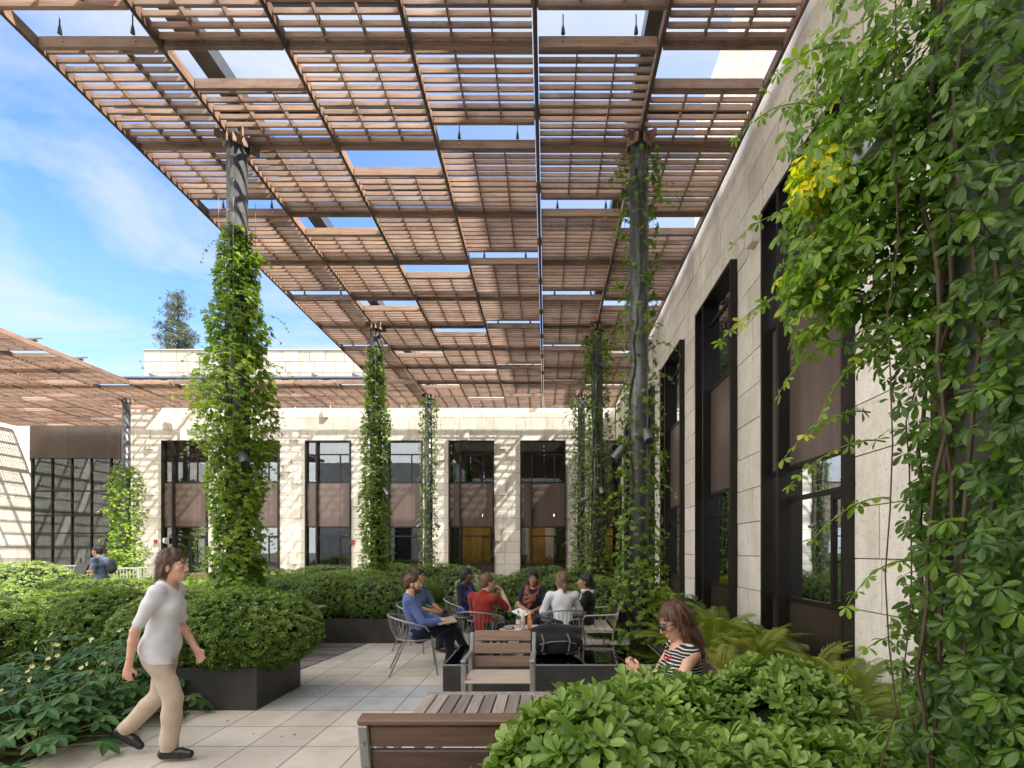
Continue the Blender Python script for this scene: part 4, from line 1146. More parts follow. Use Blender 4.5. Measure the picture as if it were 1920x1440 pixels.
SKIN = {}
def skinmat(name, col):
    m, nt, N, L, p = new_mat(name); c = np.array(col)
    nz = noise(nt, coords(nt), 18, 4); L.new(ramp(nt, nz, [(.3,tuple(c*.88)),(.7,tuple(c*1.06))]), p.inputs['Base Color'])
    p.inputs['Roughness'].default_value = .5; p.inputs['Subsurface Weight'].default_value = .08; p.inputs['Subsurface Radius'].default_value = (.01,.004,.002); return m
def cloth(name, col, var=.12, col2=None): return simple(name, col, .85, 0, var, 14, .15, col2, .2, sheen=.15)
def hairmat(name, a, b_):
    m, nt, N, L, p = new_mat(name); nz = noise(nt, coords(nt, (90,90,6)), 1.2, 4)
    L.new(ramp(nt, nz, [(.3,a),(.7,b_)]), p.inputs['Base Color']); p.inputs['Roughness'].default_value = .45; bump(nt, p, nz, .5, .004); return m

def hand(F, w, d, n, side, g=.010, curl=.8, s=1.0):
    """palm, four curled fingers of different lengths and a thumb; d along the hand, n out of the palm side"""
    d = unit(d); n = np.array(n,float); n = unit(n-d*(n@d)); sd = np.cross(d, n)*side
    F.cone(w, w+d*.03*s, .026*s, .028*s, .015)
    F.ell(w+d*.055*s, (.040*s,.050*s,.016*s), np.stack([sd,d,n],1), .012)
    for i, L in enumerate((.072,.082,.077,.060)):
        b = w+d*(.092-.004*abs(i-1))*s+sd*(.030-.020*i)*s; sp = sd*(.10-.07*i)
        m = b+unit(d*math.cos(curl*.5)+n*math.sin(curl*.5)+sp)*L*.5*s; e = m+unit(d*math.cos(curl*1.5)+n*math.sin(curl*1.5)+sp*.5)*L*.5*s
        F.cone(b-d*.012*s, m, g, g*.92, .004); F.cone(m, e, g*.92, g*.78, .003)
    b = w+d*.03*s+sd*.032*s; m = b+unit(d*.65+sd*.55+n*.35)*.038*s; F.cone(b-sd*.012*s, m, g*1.2, g*1.05, .008); F.cone(m, m+unit(d*.8+n*.5+sd*.05)*.032*s, g*1.05, g*.85, .003)

def strands(o, c, H, style, n):
    """lay fine locks over a hair mesh so that its outline breaks up"""
    if o is None: return
    me = o.data; V = np.empty(len(me.vertices)*3, np.float32); me.vertices.foreach_get('co', V); V = V.reshape(-1,3).astype(float)
    Nn = np.array([v.normal[:] for v in me.vertices]); rg = np.random.default_rng(len(V)); i = rg.integers(0, len(V), n*2); lc = (V[i]-c)@H
    i = i[~((lc[:,1] > .035) & (lc[:,2] < .085)) & ~((lc[:,1] > .0) & (lc[:,2] < .02) & (np.abs(lc[:,0]) > .05) & (style != 'long'))][:n]; n = len(i); p = V[i]; q = Nn[i]
    long_ = style != 'short'
    g = np.array([0,-.15,-1.]) if long_ else np.array([0,-.5,-.35]); t = unit(g - q*(q@g)[:,None] + rg.normal(0,.16 if long_ else .45,(n,3)))
    L = rg.uniform(.05,.10,n) if long_ else rg.uniform(.018,.034,n); w = np.cross(t,q)*(.0022 if long_ else .0018)
    b = B(); VV = []; 
    for a, lift in ((0,-.002),(.35,.0035),(.7,.004),(1,.002 if long_ else .009)):
        m = p + t*(L*a)[:,None] + q*lift; VV += [m-w*(1-.7*a), m+w*(1-.7*a)]
    VV = np.stack(VV,1); F = [(0,1,3,2),(2,3,5,4),(4,5,7,6)]
    me2 = B(); ofs = np.arange(n)*8
    me2.v = [V, VV.reshape(-1,3)]; pl = np.empty(len(me.loops), np.int32); me.loops.foreach_get('vertex_index', pl)
    me2.l = [pl.astype(np.int64), (np.array(F).ravel()[None]+ofs[:,None]+len(V)).ravel()]; me2.t = [np.full(len(me.polygons),4), np.full(3*n,4)]
    me2.tint = [np.full(len(me.polygons),.5), np.repeat(rg.random(n),3)]; me2.mi = [np.zeros(len(me.polygons),int), np.zeros(3*n,int)]; me2.n = 1
    tmp = me2.build('hair_tmp', list(me.materials), None, True); nm = o.name; last = o.data; o.data = tmp.data; o.data.name = 'hair'; bpy.data.objects.remove(tmp); bpy.data.meshes.remove(last)

def person(label, loc, rz, J, C, hair='short', scale=1.0, h=.008, sleeve=.45, female=False, hem=None, neckline=.045, head_yaw=0, head_pitch=0, shoes=True, trousers=True, curl=.8, beard=False, collar=False, group=None, legs_seen=True):
    """J in the person's own frame: x right, y forward, z up, metres"""
    t = thing('person', label, 'person', loc, rz, group); t.scale = (scale,)*3
    J = {k: np.array(v, float) for k, v in J.items()}
    pel, nk = J['pelvis'], J['neck']; up = unit(nk-pel); tw = J.get('twist', np.array(0.)); fw = np.array([-math.sin(tw), math.cos(tw), 0])
    A = aframe(up, fw); rt = A[:,0]; fwd = A[:,1]
    Ap = aframe(up, (0,1,0)); rp = Ap[:,0]
    sw = .165 if female else .185
    sho = {s: nk - up*.055 + rt*s*sw + J.get('shrug', np.zeros(3)) for s in (-1,1)}; hip = {s: pel + rp*s*.088 - up*.02 for s in (-1,1)}
    hd = J['head']; cy, sy = math.cos(head_yaw), math.sin(head_yaw)
    hf = np.array([-sy*math.cos(head_pitch), cy*math.cos(head_pitch), math.sin(head_pitch)]); H = aframe(np.array([0,0,1.])-hf*hf[2], hf)
    if abs(hf[2]) > .02:
        z_ = unit(np.cross(np.cross(hf,[0,0,1.]),hf)); H = np.stack([np.cross(hf,z_), hf, z_],1)
    hp = lambda x, y, z: hd + H@np.array([x,y,z])
    pts = [pel, nk, hd, hd+np.array([0,0,.14])] + [J[k] for k in J if k not in ('twist','shrug')]
    lo = np.min(pts,0)-.20; hi = np.max(pts,0)+.20
    def torso(F, g=0.):
        F.ell(pel+up*.02, (.160+g+(.012 if female else 0),.112+g,.115+g), Ap, .03)
        F.ell(lerp(pel,nk,.36), (.128+g-(.012 if female else 0),.095+g,.15+g), A, .05)
        F.ell(lerp(pel,nk,.68), (.150+g-(.012 if female else 0),.108+g,.16+g), A, .05)
        if female:
            for s in (-1,1): F.ell(lerp(pel,nk,.62)+fwd*.075+rt*s*.07, (.058+g,.05+g,.055+g), A, .03)
        F.cone(sho[-1]-rt*-.02, sho[1]-rt*.02, .050+g, .050+g, .05)
        F.cone(lerp(pel,nk,.88), nk, .075+g, .052+g, .03)
    def arm(F, s, g=0., upto=1.0, r=1.0):
        r = r*(.90 if female else 1.)
        e = J['elbow_l' if s < 0 else 'elbow_r']; w = J['wrist_l' if s < 0 else 'wrist_r']
        F.ell(sho[s], ((.050 if female else .056)+g,)*3, None, .03)
        a = min(1., upto/.5) if upto < .5 else 1.
        F.cone(sho[s], lerp(sho[s],e,a), (.047+g)*r, (.047-.010*a+g)*r, .02)
        if upto > .5:
            q = (upto-.5)*2; m = lerp(e,w,.3*min(1,q/.3)); F.cone(e, m, (.038+g)*r, (.039+g)*r, .015)
            if q > .3: F.cone(m, lerp(e,w,q), (.039+g)*r, (.027+(1-q)*.02+g)*r, .015)
    def leg(F, s, g=0., q=1.0, flare=0.):
        k = J['knee_l' if s < 0 else 'knee_r']; a = J['ankle_l' if s < 0 else 'ankle_r']
        F.cone(hip[s], k, .086+g, .056+g, .04); m = lerp(k,a,.33)
        F.cone(k, m, .056+g, .054+g+flare*.4, .02); F.cone(m, lerp(k,a,q), .054+g+flare*.4, .036+g+flare, .02)
    def foot(F, s, g=0.):
        a = J['ankle_l' if s < 0 else 'ankle_r']; td = unit(J.get('toe_l' if s < 0 else 'toe_r', np.array([0,1,-.25])))
        F.cone(a+np.array([0,0,-.03])-td*.04, a+td*.10+np.array([0,0,-.012]), .036+g, .034+g, .015); F.cone(a+td*.10+np.array([0,0,-.012]), a+td*.17+np.array([0,0,-.012]), .034+g, .024+g, .01)
    def head(F, g=0., face=True):
        F.ell(hp(0,-.012,.045), (.076+g,.096+g,.088+g), H, .02); F.ell(hp(0,.022,-.035), (.058+g,.066+g,.085+g), H, .03)
        if face:
            F.ell(hp(0,.062,-.088), (.026,.022,.022), H, .02)
            F.cone(hp(0,.086,.018), hp(0,.108,-.026), .009, .0135, .010)
            for s in (-1,1):
                F.ell(hp(s*.014,.094,-.031),(.009,.010,.008),H,.006); F.ell(hp(s*.076,-.008,-.012),(.010,.019,.030),H,.006); F.ell(hp(s*.040,.062,-.012),(.022,.020,.020),H,.02)
                F.ell(hp(s*.030,.080,.030),(.022,.010,.009),H,.012)
            for z, q in ((-.055,.009),(-.068,.010)): F.ell(hp(0,.088,z),(.023,.010,q*.75),H,.006)
            for s in (-1,1): F.ell(hp(s*.031,.096,.006),(.015,.013,.009),H,cut=True)
    # body
    F = Field(lo, hi, h); torso(F)
    F.cone(nk-up*.01, hp(0,-.015,-.06), .050 if female else .056, .050 if female else .058, .02)
    head(F)
    for s in (-1,1):
        arm(F, s); e = J['elbow_l' if s < 0 else 'elbow_r']; w = J['wrist_l' if s < 0 else 'wrist_r']
        hd_ = J.get('hdir_l' if s < 0 else 'hdir_r', w-e); hn = J.get('palm_l' if s < 0 else 'palm_r', np.array([-s*.6,-.2,-.6])); hand(F, w, hd_, hn, s, .0095, curl, .98 if not female else .92)
        if legs_seen: leg(F, s); foot(F, s)
    if not legs_seen:
        for s in (-1,1): F.cone(hip[s], J['knee_l' if s < 0 else 'knee_r'], .086, .056, .04)
    field_obj('body', F, C['skin'], t, 1)
    # eyes
    ey = B()
    for s in (-1,1): c = hp(s*.031,.0825,.006); ey.ellipsoid(c, (.0105,)*3, 10, 7, .5, 0); ey.ellipsoid(c+H@np.array([0,.0058,0]), (.0056,)*3, 8, 6, .5, 1)
    ey.build('eyes', [C['eye'], C['pupil']], t, smooth=True)
    br = B()
    for s in (-1,1): br.tube([hp(s*.014,.094,.029),hp(s*.032,.094,.035),hp(s*.050,.080,.029)], [.003,.0042,.002], 6, .5)
    br.build('eyebrows', C['hair'], t, smooth=True)
    lp = B(); lp.ellipsoid(hp(0,.0905,-.0545), (.019,.0075,.0052), 10, 6, .5); lp.ellipsoid(hp(0,.0905,-.0655), (.017,.0075,.0058), 10, 6, .5); lp.build('lips', C['lip'], t, smooth=True)
    # hair
    F = Field(hd-.36, hd+.24, h*.9)
    F.ell(hp(0,-.022,.058), (.086,.104,.090), H, .02)
    if hair in ('long','pony','bun','long_dark'): F.ell(hp(0,-.045,.0), (.082,.080,.10), H, .03)
    else: F.ell(hp(0,-.052,.0), (.076,.066,.075), H, .02)
    F.ell(hp(0,.085,-.055), (.068,.075,.115), H, cut=True)
    for s in (-1,1): F.ell(hp(s*.085,.022,-.055), (.026,.055,.065), H, cut=True)
    if hair == 'long':
        for s in (-1,1):
            a = hp(s*.070,-.005,.03); F.cone(a, hp(s*.084,-.015,-.08), .026, .030, .02); F.cone(hp(s*.084,-.015,-.08), hp(s*.085,.0,-.22)+np.array([0,0,-.02]), .030, .026, .02)
        F.cone(hp(0,-.07,0), hp(0,-.085,-.20), .066, .045, .03); F.cone(hp(.04,-.07,-.1), hp(.06,-.07,-.26), .035, .018, .02); F.cone(hp(-.04,-.07,-.1), hp(-.06,-.07,-.26), .035, .018, .02)
    if hair == 'pony':
        F.cone(hp(0,-.105,-.02), hp(0,-.135,-.06), .022, .028, .01); F.cone(hp(0,-.135,-.06), hp(0,-.115,-.17), .028, .012, .02)
    if hair == 'bun': F.ell(hp(0,-.125,-.03), (.045,.04,.045), H, .01)
    if hair == 'long_dark':
        F.cone(hp(0,-.085,-.02), hp(0,-.11,-.16), .055, .03, .02)
    if beard:
        F.ell(hp(0,.052,-.085),(.052,.050,.045),H,.01); F.ell(hp(0,.10,-.062),(.020,.02,.010),H,cut=True)
        for s in (-1,1): F.cone(hp(s*.062,.0,-.02),hp(s*.050,.035,-.075),.012,.018,.015)
    F.wrinkle(.0030, 120, 3); strands(field_obj('hair', F, C['hair'], t, 1), hd, H, hair, 1400 if h < .007 else (900 if h < .0078 else 450))
    # shirt
    F = Field(lo, hi, h); torso(F, .015)
    for s in (-1,1):
        if sleeve > 0: arm(F, s, .013, sleeve, 1.06)
        else: F.ell(sho[s]-rt*s*.035, (.042,.060,.05), A, .03)
    if 'hem' in J:
        for s in (-1,1): k_ = J['knee_l' if s < 0 else 'knee_r']; F.cone(hip[s], lerp(hip[s],k_,.42), .100, .094, .05)
    hz = J.get('hem', pel-up*.07); F.plane(hz, -up)
    F.wrinkle(.0065, 30, int(abs(loc[0])*10)); F.ell(nk+up*.035+fwd*.045, (.062+neckline*.3,.075,.062+neckline), A, cut=True)
    field_obj('shirt', F, C['shirt'], t, 1)
    if collar:
        F = Field(nk-.14, nk+.14, h*.8); F.cone(nk-up*.005-fwd*.01, nk+up*.035-fwd*.012, .066, .060, .0); F.ell(nk+fwd*.075+up*.03,(.035,.06,.08),A,cut=True); F.plane(nk+up*.035, up); F.plane(nk-up*.035, -up); F.cone; field_obj('collar', F, C['shirt'], t, 1)
    if trousers and legs_seen:
        F = Field(lo, hi, h); g = .007; F.ell(pel+up*.02, (.165+g,.116+g,.115+g), Ap, .03)
        for s in (-1,1): leg(F, s, g+.004, .97, C.get('flare', .012))
        for s in (-1,1):
            k_ = J['knee_l' if s < 0 else 'knee_r']; a_ = J['ankle_l' if s < 0 else 'ankle_r']; d_ = unit(a_-k_); F.ell(a_+d_*.075, (.13,.13,.075), aframe(d_,(0,1,.01)), cut=True)
        F.plane(pel+up*(-.035 if 'hem' in J else .11), up); F.wrinkle(.006, 28, 5); field_obj('trousers', F, C['trousers'], t, 1)
    if shoes and legs_seen:
        for s in (-1,1):
            F = Field(J['ankle_l' if s < 0 else 'ankle_r']-.26, J['ankle_l' if s < 0 else 'ankle_r']+.26, h*.85); foot(F, s, .007); field_obj('shoe', F, C['shoe'], t, 1)
    return t, dict(hp=hp, H=H, nk=nk, up=up, A=A, sho=sho, hd=hd, pel=pel, fwd=fwd, rt=rt)

def seated(lean=-.10, hip=.46, arms=None, knee_w=.10, **kw):
    T = .50
    J = dict(pelvis=(0,0,hip+.06), neck=(0,lean,hip+.06+T), head=(0,lean+.045,hip+.06+T+.155),
             knee_l=(-knee_w,.42,hip+.06), knee_r=(knee_w,.42,hip+.06), ankle_l=(-knee_w-.01,.45,.085), ankle_r=(knee_w+.01,.42,.085),
             elbow_l=(-.25,.08,hip+.26), elbow_r=(.25,.08,hip+.26), wrist_l=(-.10,.28,hip+.20), wrist_r=(.10,.28,hip+.20))
    J.update(kw); return J
def face_rz(dx, dy): return math.atan2(dy, dx)-PI/2

def people():
    wh = simple('eye_white', (.42,.41,.40), .3, 0, .05, 20); pu = simple('pupil', (.03,.02,.015), .2, 0, .05, 20)
    sk_l = skinmat('fair_skin', (.62,.36,.26)); sk_t = skinmat('tan_skin', (.42,.22,.13)); sk_d = skinmat('dark_skin', (.12,.055,.032)); sk_m = skinmat('brown_skin', (.33,.17,.10))
    lip = simple('lips', (.42,.16,.13), .45, 0, .1, 30); lipd = simple('deep_lips', (.16,.05,.045), .45, 0, .1, 30)
    hb = hairmat('brown_hair', (.045,.022,.012), (.13,.065,.035)); hr = hairmat('auburn_hair', (.045,.018,.010), (.145,.062,.034)); hk = hairmat('black_hair', (.008,.007,.007), (.028,.024,.022)); hs = hairmat('sandy_hair', (.14,.085,.045), (.30,.20,.115))
    navy = cloth('navy_cloth', (.012,.016,.032)); black = cloth('black_cloth', (.012,.012,.013)); shoe = simple('black_shoe', (.012,.012,.013), .35, 0, .1, 20)
    def CC(skin, hair, shirt, tr, l=lip, **k):
        d = dict(skin=skin, hair=hair, shirt=shirt, trousers=tr, shoe=shoe, eye=wh, pupil=pu, lip=l); d.update(k); return d
    # man in blue shirt, legs crossed, notebook on his lap
    J = seated(-.13, .43, head=(0,-.075,1.145), knee_l=(-.09,.40,.50), knee_r=(-.02,.43,.60), ankle_l=(-.10,.40,.085), ankle_r=(-.20,.60,.27), toe_r=(-.3,.7,-.55), elbow_l=(-.23,.06,.68), elbow_r=(.24,.06,.66), wrist_l=(-.05,.27,.66), wrist_r=(.14,.27,.665), palm_r=(0,0,-1), palm_l=(0,0,-1))
    person('man with a beard in a blue shirt with crossed legs on the left wire chair', (-1.68,6.62,0), face_rz(1,.22), J, CC(sk_l,hb,cloth('blue_check_shirt',(.07,.115,.29),.2,(.12,.17,.36)),navy,flare=.01), 'short', 1.0, .0075, .93, beard=True, collar=True, head_yaw=-.1, curl=.5)
    nb = B(); nb.rbox(-.12,.12,-.16,.16,0,.014,.003,.4); o = nb.build('notebook', cloth('buff_cover',(.36,.28,.20)), loc=(-1.32,6.62,.655), rot=(.1,-.12,.35)); tag(o,'buff notebook lying on the knee of the man in the blue shirt','notebook')
    wire_chair(-1.72,6.58,face_rz(1,.28)+PI,'wire armchair under the man in the blue shirt')
    # man mostly hidden behind him
    J = seated(-.08, .44)
    person('man in a blue top almost hidden behind the man with the beard', (-2.02,8.05,0), face_rz(.9,-.3), J, CC(sk_t,hk,cloth('steel_blue_top',(.07,.13,.25)),navy), 'short', 1.0, .01, .45)
    wire_chair(-2.04,8.03,face_rz(.9,-.3)+PI,'wire armchair behind the man in the blue shirt')
    # woman in a navy jacket, profile
    J = seated(-.02, .44, head=(0,.03,1.14))
    t, q = person('woman in a navy jacket with dark tied hair seen beyond the man in red', (-1.42,8.85,0), face_rz(.95,-.35), J, CC(sk_d,hk,cloth('bright_blue_top',(.04,.07,.40)),navy,lipd), 'long_dark', 1.0, .01, 0, female=True, neckline=.07)
    F = Field((-.5,-.4,.3),(.5,.6,1.2),.01); 
    F.ell(lerp(q['pel'],q['nk'],.4),(.150,.118,.20),q['A'],.04); F.ell(lerp(q['pel'],q['nk'],.70),(.172,.132,.19),q['A'],.05); F.cone(q['sho'][-1],q['sho'][1],.068,.068,.04)
    for s in (-1,1):
        e = np.array([s*.25,.08,.70]); w = np.array([s*.10,.28,.64]); F.cone(q['sho'][s],e,.066,.056,.03); F.cone(e,lerp(e,w,.9),.056,.046,.02)
    F.ell(q['nk']+q['fwd']*.12-q['up']*.12,(.05,.14,.22),q['A'],cut=True); F.ell(q['nk']+q['up']*.05,(.075,.085,.09),q['A'],cut=True); F.wrinkle(.004,34,4); field_obj('jacket', F, navy, t, 1)
    wire_chair(-1.45,8.83,face_rz(.95,-.35)+PI,'wire armchair under the woman in the navy jacket')
    # man in red, hand at his chin
    J = seated(.02, .43, head=(.02,.10,1.115), neck=(0,.03,.97), elbow_r=(.30,.22,.74), wrist_r=(.16,.27,.985), hdir_r=(-.5,-.1,.85), palm_r=(-.8,-.5,.2), elbow_l=(-.27,.16,.66), wrist_l=(-.06,.38,.60))
    person('man in a rust red shirt with his hand raised to his chin, back to us', (-.90,7.12,0), face_rz(.42,.9), J, CC(sk_l,hairmat('light_brown_hair',(.09,.05,.028),(.20,.12,.065)),cloth('rust_red_shirt',(.25,.024,.018)),navy), 'short', 1.0, .0075, .40, head_yaw=-.55, curl=1.3)
    wire_chair(-.92,7.08,face_rz(.30,.95)+PI,'wire armchair under the man in the red shirt')
    # woman facing us with patterned scarf
    J = seated(-.05, .42, head=(0,0,1.105), wrist_l=(-.03,.28,.60), wrist_r=(.05,.28,.61), elbow_l=(-.24,.10,.68), elbow_r=(.24,.10,.68), palm_l=(.3,-.3,-.8), palm_r=(-.3,-.3,-.8), hdir_l=(.7,.6,-.1), hdir_r=(-.7,.6,-.1))
    t, q = person('woman facing us in a navy top and red patterned scarf', (-.22,8.40,0), face_rz(-.1,-1), J, CC(sk_m,hk,navy,navy,lipd), 'bun', 1.0, .0075, .36, female=True, head_yaw=.15)
    m, nt, N, L, p = new_mat('patterned_scarf'); v = coords(nt); nz = noise(nt, v, 45, 3)
    L.new(ramp(nt, nz, [(.3,(.04,.015,.04)),(.43,(.22,.025,.02)),(.52,(.26,.10,.03)),(.58,(.06,.035,.10)),(.66,(.20,.03,.02)),(.8,(.30,.20,.11))]), p.inputs['Base Color']); p.inputs['Roughness'].default_value = .85
    F = Field((-.35,-.35,.4),(.35,.35,1.2),.008); nk = q['nk']
    for k in range(14):
        a = R(180)*k/13; F.cone(nk+np.array([.095*math.cos(a),-.07*math.sin(a)+.02,-.01]), nk+np.array([.095*math.cos(a+.24),-.07*math.sin(a+.24)+.02,-.01]), .040, .040, .02)
    F.cone(nk+np.array([-.10,.02,-.02]), nk+np.array([-.02,.13,-.20]), .042, .05, .03); F.cone(nk+np.array([.10,.02,-.02]), nk+np.array([.03,.13,-.20]), .042, .05, .03); F.cone(nk+np.array([.0,.13,-.18]), nk+np.array([.05,.14,-.33]), .060, .04, .03)
    F.cone(nk+np.array([.10,.04,-.04]), nk+np.array([.11,.13,-.26]), .05, .045, .03)
    F.wrinkle(.007,60,8); field_obj('scarf', F, m, t, 1)
    sg = B()
    for s in (-1,1): sg.ellipsoid(q['hp'](s*.034,.062,.112), (.026,.014,.018), 10, 7, .5)
    sg.build('sunglasses', M['black'], t, smooth=True)
    pb = B(); pb.rbox(-.10,.10,-.14,.14,0,.008,.002,.6); o = pb.build('paper_pad', M['white'], loc=(-.40,8.10,.585), rot=(.25,-.25,.7)); tag(o,'white paper pad on the lap of the woman with the patterned scarf','paper pad')
    wire_chair(-.20,8.45,face_rz(-.1,-1)+PI,'wire armchair under the woman with the patterned scarf')
    # man in white shirt with ponytail, back to us
    J = seated(.03, .43, head=(-.01,.07,1.13), neck=(0,.03,.975), elbow_l=(-.27,.10,.68), elbow_r=(.27,.10,.68), wrist_l=(-.12,.34,.62), wrist_r=(.12,.34,.62))
    person('person with a sandy ponytail in a white shirt, back to us', (.24,7.34,0), face_rz(-.15,1), J, CC(sk_l,hs,cloth('white_shirt',(.66,.68,.71),.06),navy), 'pony', 1.0, .0075, .9, collar=True, head_yaw=.25)
    wire_chair(.24,7.30,face_rz(-.15,1)+PI,'wire armchair under the person in the white shirt')
    # woman in black with white scarf
    J = seated(-.04, .43, head=(0,.02,1.10), neck=(0,-.04,.96))
    t, q = person('woman in black with a white scarf on the wooden bench', (.62,7.80,0), face_rz(-1,.1), J, CC(sk_t,hk,black,black), 'bun', 1.0, .0085, .36, female=True)
    F = Field((-.3,-.3,.5),(.3,.3,1.2),.008); nk = q['nk']
    for k in range(18): a = 2*PI*k/18; F.cone(nk+np.array([.085*math.cos(a),.075*math.sin(a)+.01,-.012+.012*math.sin(a)]), nk+np.array([.085*math.cos(a+.36),.075*math.sin(a+.36)+.01,-.012+.012*math.sin(a+.36)]), .032,.032,.015)
    F.cone(nk+np.array([.06,.08,-.02]), nk+np.array([.05,.13,-.24]), .034, .034, .02); F.wrinkle(.006,60,8); field_obj('scarf', F, cloth('cream_scarf',(.62,.58,.52)), t, 1)
    wood_chair(.54,7.72,-PI/2,'wooden slat bench with steel arms under the woman in black',1.05,'wooden_bench',True)
    F = Field((-.3,-.3,-.5),(.3,.35,.2),.01); F.ell((0,0,-.02),(.06,.25,.05),None,.03); F.ell((-.06,0,-.16),(.04,.23,.16),None,.05); F.ell((.07,.02,-.20),(.045,.25,.20),None,.05); F.ell((.08,-.12,-.34),(.04,.1,.12),None,.05); F.wrinkle(.012,30,9)
    o = field_obj('jacket', F, black, None, 1); o.location = (1.10,7.62,.86); tag(o,'black jacket draped over the back of the wooden bench','jacket')
    # backpack lying on the glass
    F = Field((-.45,-.35,-.05),(.45,.35,.5),.01)
    F.ell((0,0,.11),(.29,.17,.115),None,.02); F.ell((.0,.06,.20),(.30,.13,.10),None,.03); F.ell((-.22,0,.07),(.12,.14,.08),None,.05); F.ell((.06,-.10,.09),(.17,.09,.085),None,.01); F.plane((0,0,.002),(0,0,-1)); F.wrinkle(.010,26,12)
    t = thing('backpack','black backpack lying on the glass skylight','backpack',(.10,6.25,.301),.1); t.scale = (1.22,1.15,1.25)
    field_obj('body', F, black, t, 1)
    for x in (-.14,.12):
        s = B(); s.tube([(x,-.10,.20),(x+.02,-.16,.14),(x,-.17,.05)], .012, 6, .5, flat=2.2); s.build('strap', M['black'], t)
    s = B(); s.tube([(-.06,.02,.30),(0,.0,.345),(.07,.03,.30)], .010, 6, .5); s.build('handle', M['black'], t)
    z = B(); z.tube([(-.16,-.165,.12),(-.05,-.192,.15),(.1,-.196,.155),(.2,-.165,.12)], .004, 5, .5); z.build('zip', M['alu'], t)
    # woman with the phone
    m, nt, N, L, p = new_mat('striped_knit'); tc = N.new('ShaderNodeTexCoord'); w = N.new('ShaderNodeTexWave'); w.bands_direction = 'Z'; w.inputs['Scale'].default_value = 14.5; w.inputs['Distortion'].default_value = 1.2; w.inputs['Detail'].default_value = 1; w.inputs['Detail Scale'].default_value = 1.5
    L.new(tc.outputs['Object'], w.inputs['Vector']); L.new(ramp(nt, w.outputs['Fac'], [(.76,(.012,.012,.014)),(.86,(.60,.59,.56))]), p.inputs['Base Color']); p.inputs['Roughness'].default_value = .8
    J = seated(.02, .43, neck=(0,.00,.955), head=(0,.055,1.095), elbow_l=(-.20,.13,.665), elbow_r=(.21,.13,.655), wrist_l=(-.07,.30,.775), wrist_r=(.075,.295,.765), hdir_l=(.35,.85,.35), hdir_r=(-.35,.85,.35), palm_l=(.75,-.35,.5), palm_r=(-.75,-.35,.5))
    t, q = person('woman with long auburn hair in a striped sleeveless top looking at her phone', (.93,3.42,0), face_rz(-1,-.10), J, CC(sk_l,hr,m,black), 'long', 1.0, .006, 0, female=True, neckline=.075, head_pitch=-.42, curl=.95)
    hp = q['hp']; g = B()
    for s in (-1,1):
        g.ellipsoid(hp(s*.032,.104,.006), (.027,.008,.019), 14, 9, .5); g.tube([hp(s*.058,.098,.014),hp(s*.079,.05,.014),hp(s*.080,-.01,.008)], .0035, 6, .5)
    g.tube([hp(-.012,.110,.012),hp(.012,.110,.012)], .003, 6, .5); g.build('sunglasses', M['black'], t, smooth=True)
    nl = B(); nk = q['nk']
    for k in range(17):
        a = PI*(k/16); c = nk+np.array([.075*math.cos(a), .045+.075*math.sin(a), -.01-.10*math.sin(a)]); nl.ellipsoid(c, (.0095,)*3, 8, 6, .5)
    nl.build('necklace', M['red'], t, smooth=True)
    ph = B(); ph.rbox(-.034,.034,-.068,.068,-.004,.004,.003,.5); o = ph.build('mobile_phone', M['black']); o.location = (.93-.42,3.39,.845); o.rotation_euler = (0,R(-38),R(90)*0); o.rotation_euler = (R(38),0,R(90)); tag(o,'dark phone held in both hands by the woman in the striped top','phone')
    bag = B(); bag.rbox(-.13,.13,-.06,.06,0,.16,.03,.5); o = bag.build('handbag', black, loc=(.60,3.40,.50), rot=(0,0,.2)); tag(o,'black handbag with red trim on the lap of the woman with the phone','handbag')
    st = B(); st.tube([(-.131,.0,.12),(-.16,0,.0),(-.10,-.02,-.06)], .010, 6, .5, flat=1.8); st.build('strap', M['red'], o)
    ch = wood_chair(.60,3.46,-PI/2,'wooden armchair under the woman with the phone, its bent steel arm showing above the shrub',.70,'wooden_armchair',True)
    lp_ = B(); lp_.tube([(.36,-.02,.05),(.36,-.02,.70),(.36,0,.745),(.36,.05,.765),(.36,.40,.75),(.36,.46,.72)], .012, 8, .6); lp_.build('arm_loop', M['alu'], ch)
    # walking woman
    J = dict(pelvis=(0,-.01,.86), neck=(0,.045,1.325), head=(0,.095,1.46), hem=(0,0,.74), twist=.08,
             knee_r=(.09,.14,.47), ankle_r=(.08,.10,.085), toe_r=(.05,1,-.12), knee_l=(-.09,-.06,.47), ankle_l=(-.10,-.36,.19), toe_l=(0,.8,-.65),
             elbow_l=(-.22,.03,1.00), wrist_l=(-.19,.17,.80), elbow_r=(.22,-.07,1.00), wrist_r=(.21,-.12,.76), palm_l=(.9,0,0), palm_r=(-.9,0,0))
    beige = cloth('beige_cotton', (.50,.40,.31)); bl = cloth('pale_blouse', (.66,.66,.70))
    person('woman walking to the right in a white blouse and beige trousers', (-2.93,3.82,0), face_rz(1,.12), J, CC(sk_l,hb,bl,beige,flare=.016), 'long_dark', 1.0, .0075, .40, female=True)[0].scale = (.88,.90,1.0)
    # man walking left with a folder
    J = dict(pelvis=(0,0,.92), neck=(0,.05,1.42), head=(0,.10,1.565), hem=(0,0,.85), knee_l=(-.09,.15,.50), ankle_l=(-.09,.22,.085), knee_r=(.09,.0,.50), ankle_r=(.09,-.30,.18), toe_r=(0,.8,-.6),
             elbow_l=(-.24,.02,1.10), wrist_l=(-.14,.27,1.10), elbow_r=(.25,.02,1.12), wrist_r=(.15,.28,1.14), palm_l=(.9,0,.1), palm_r=(-.9,0,.1))
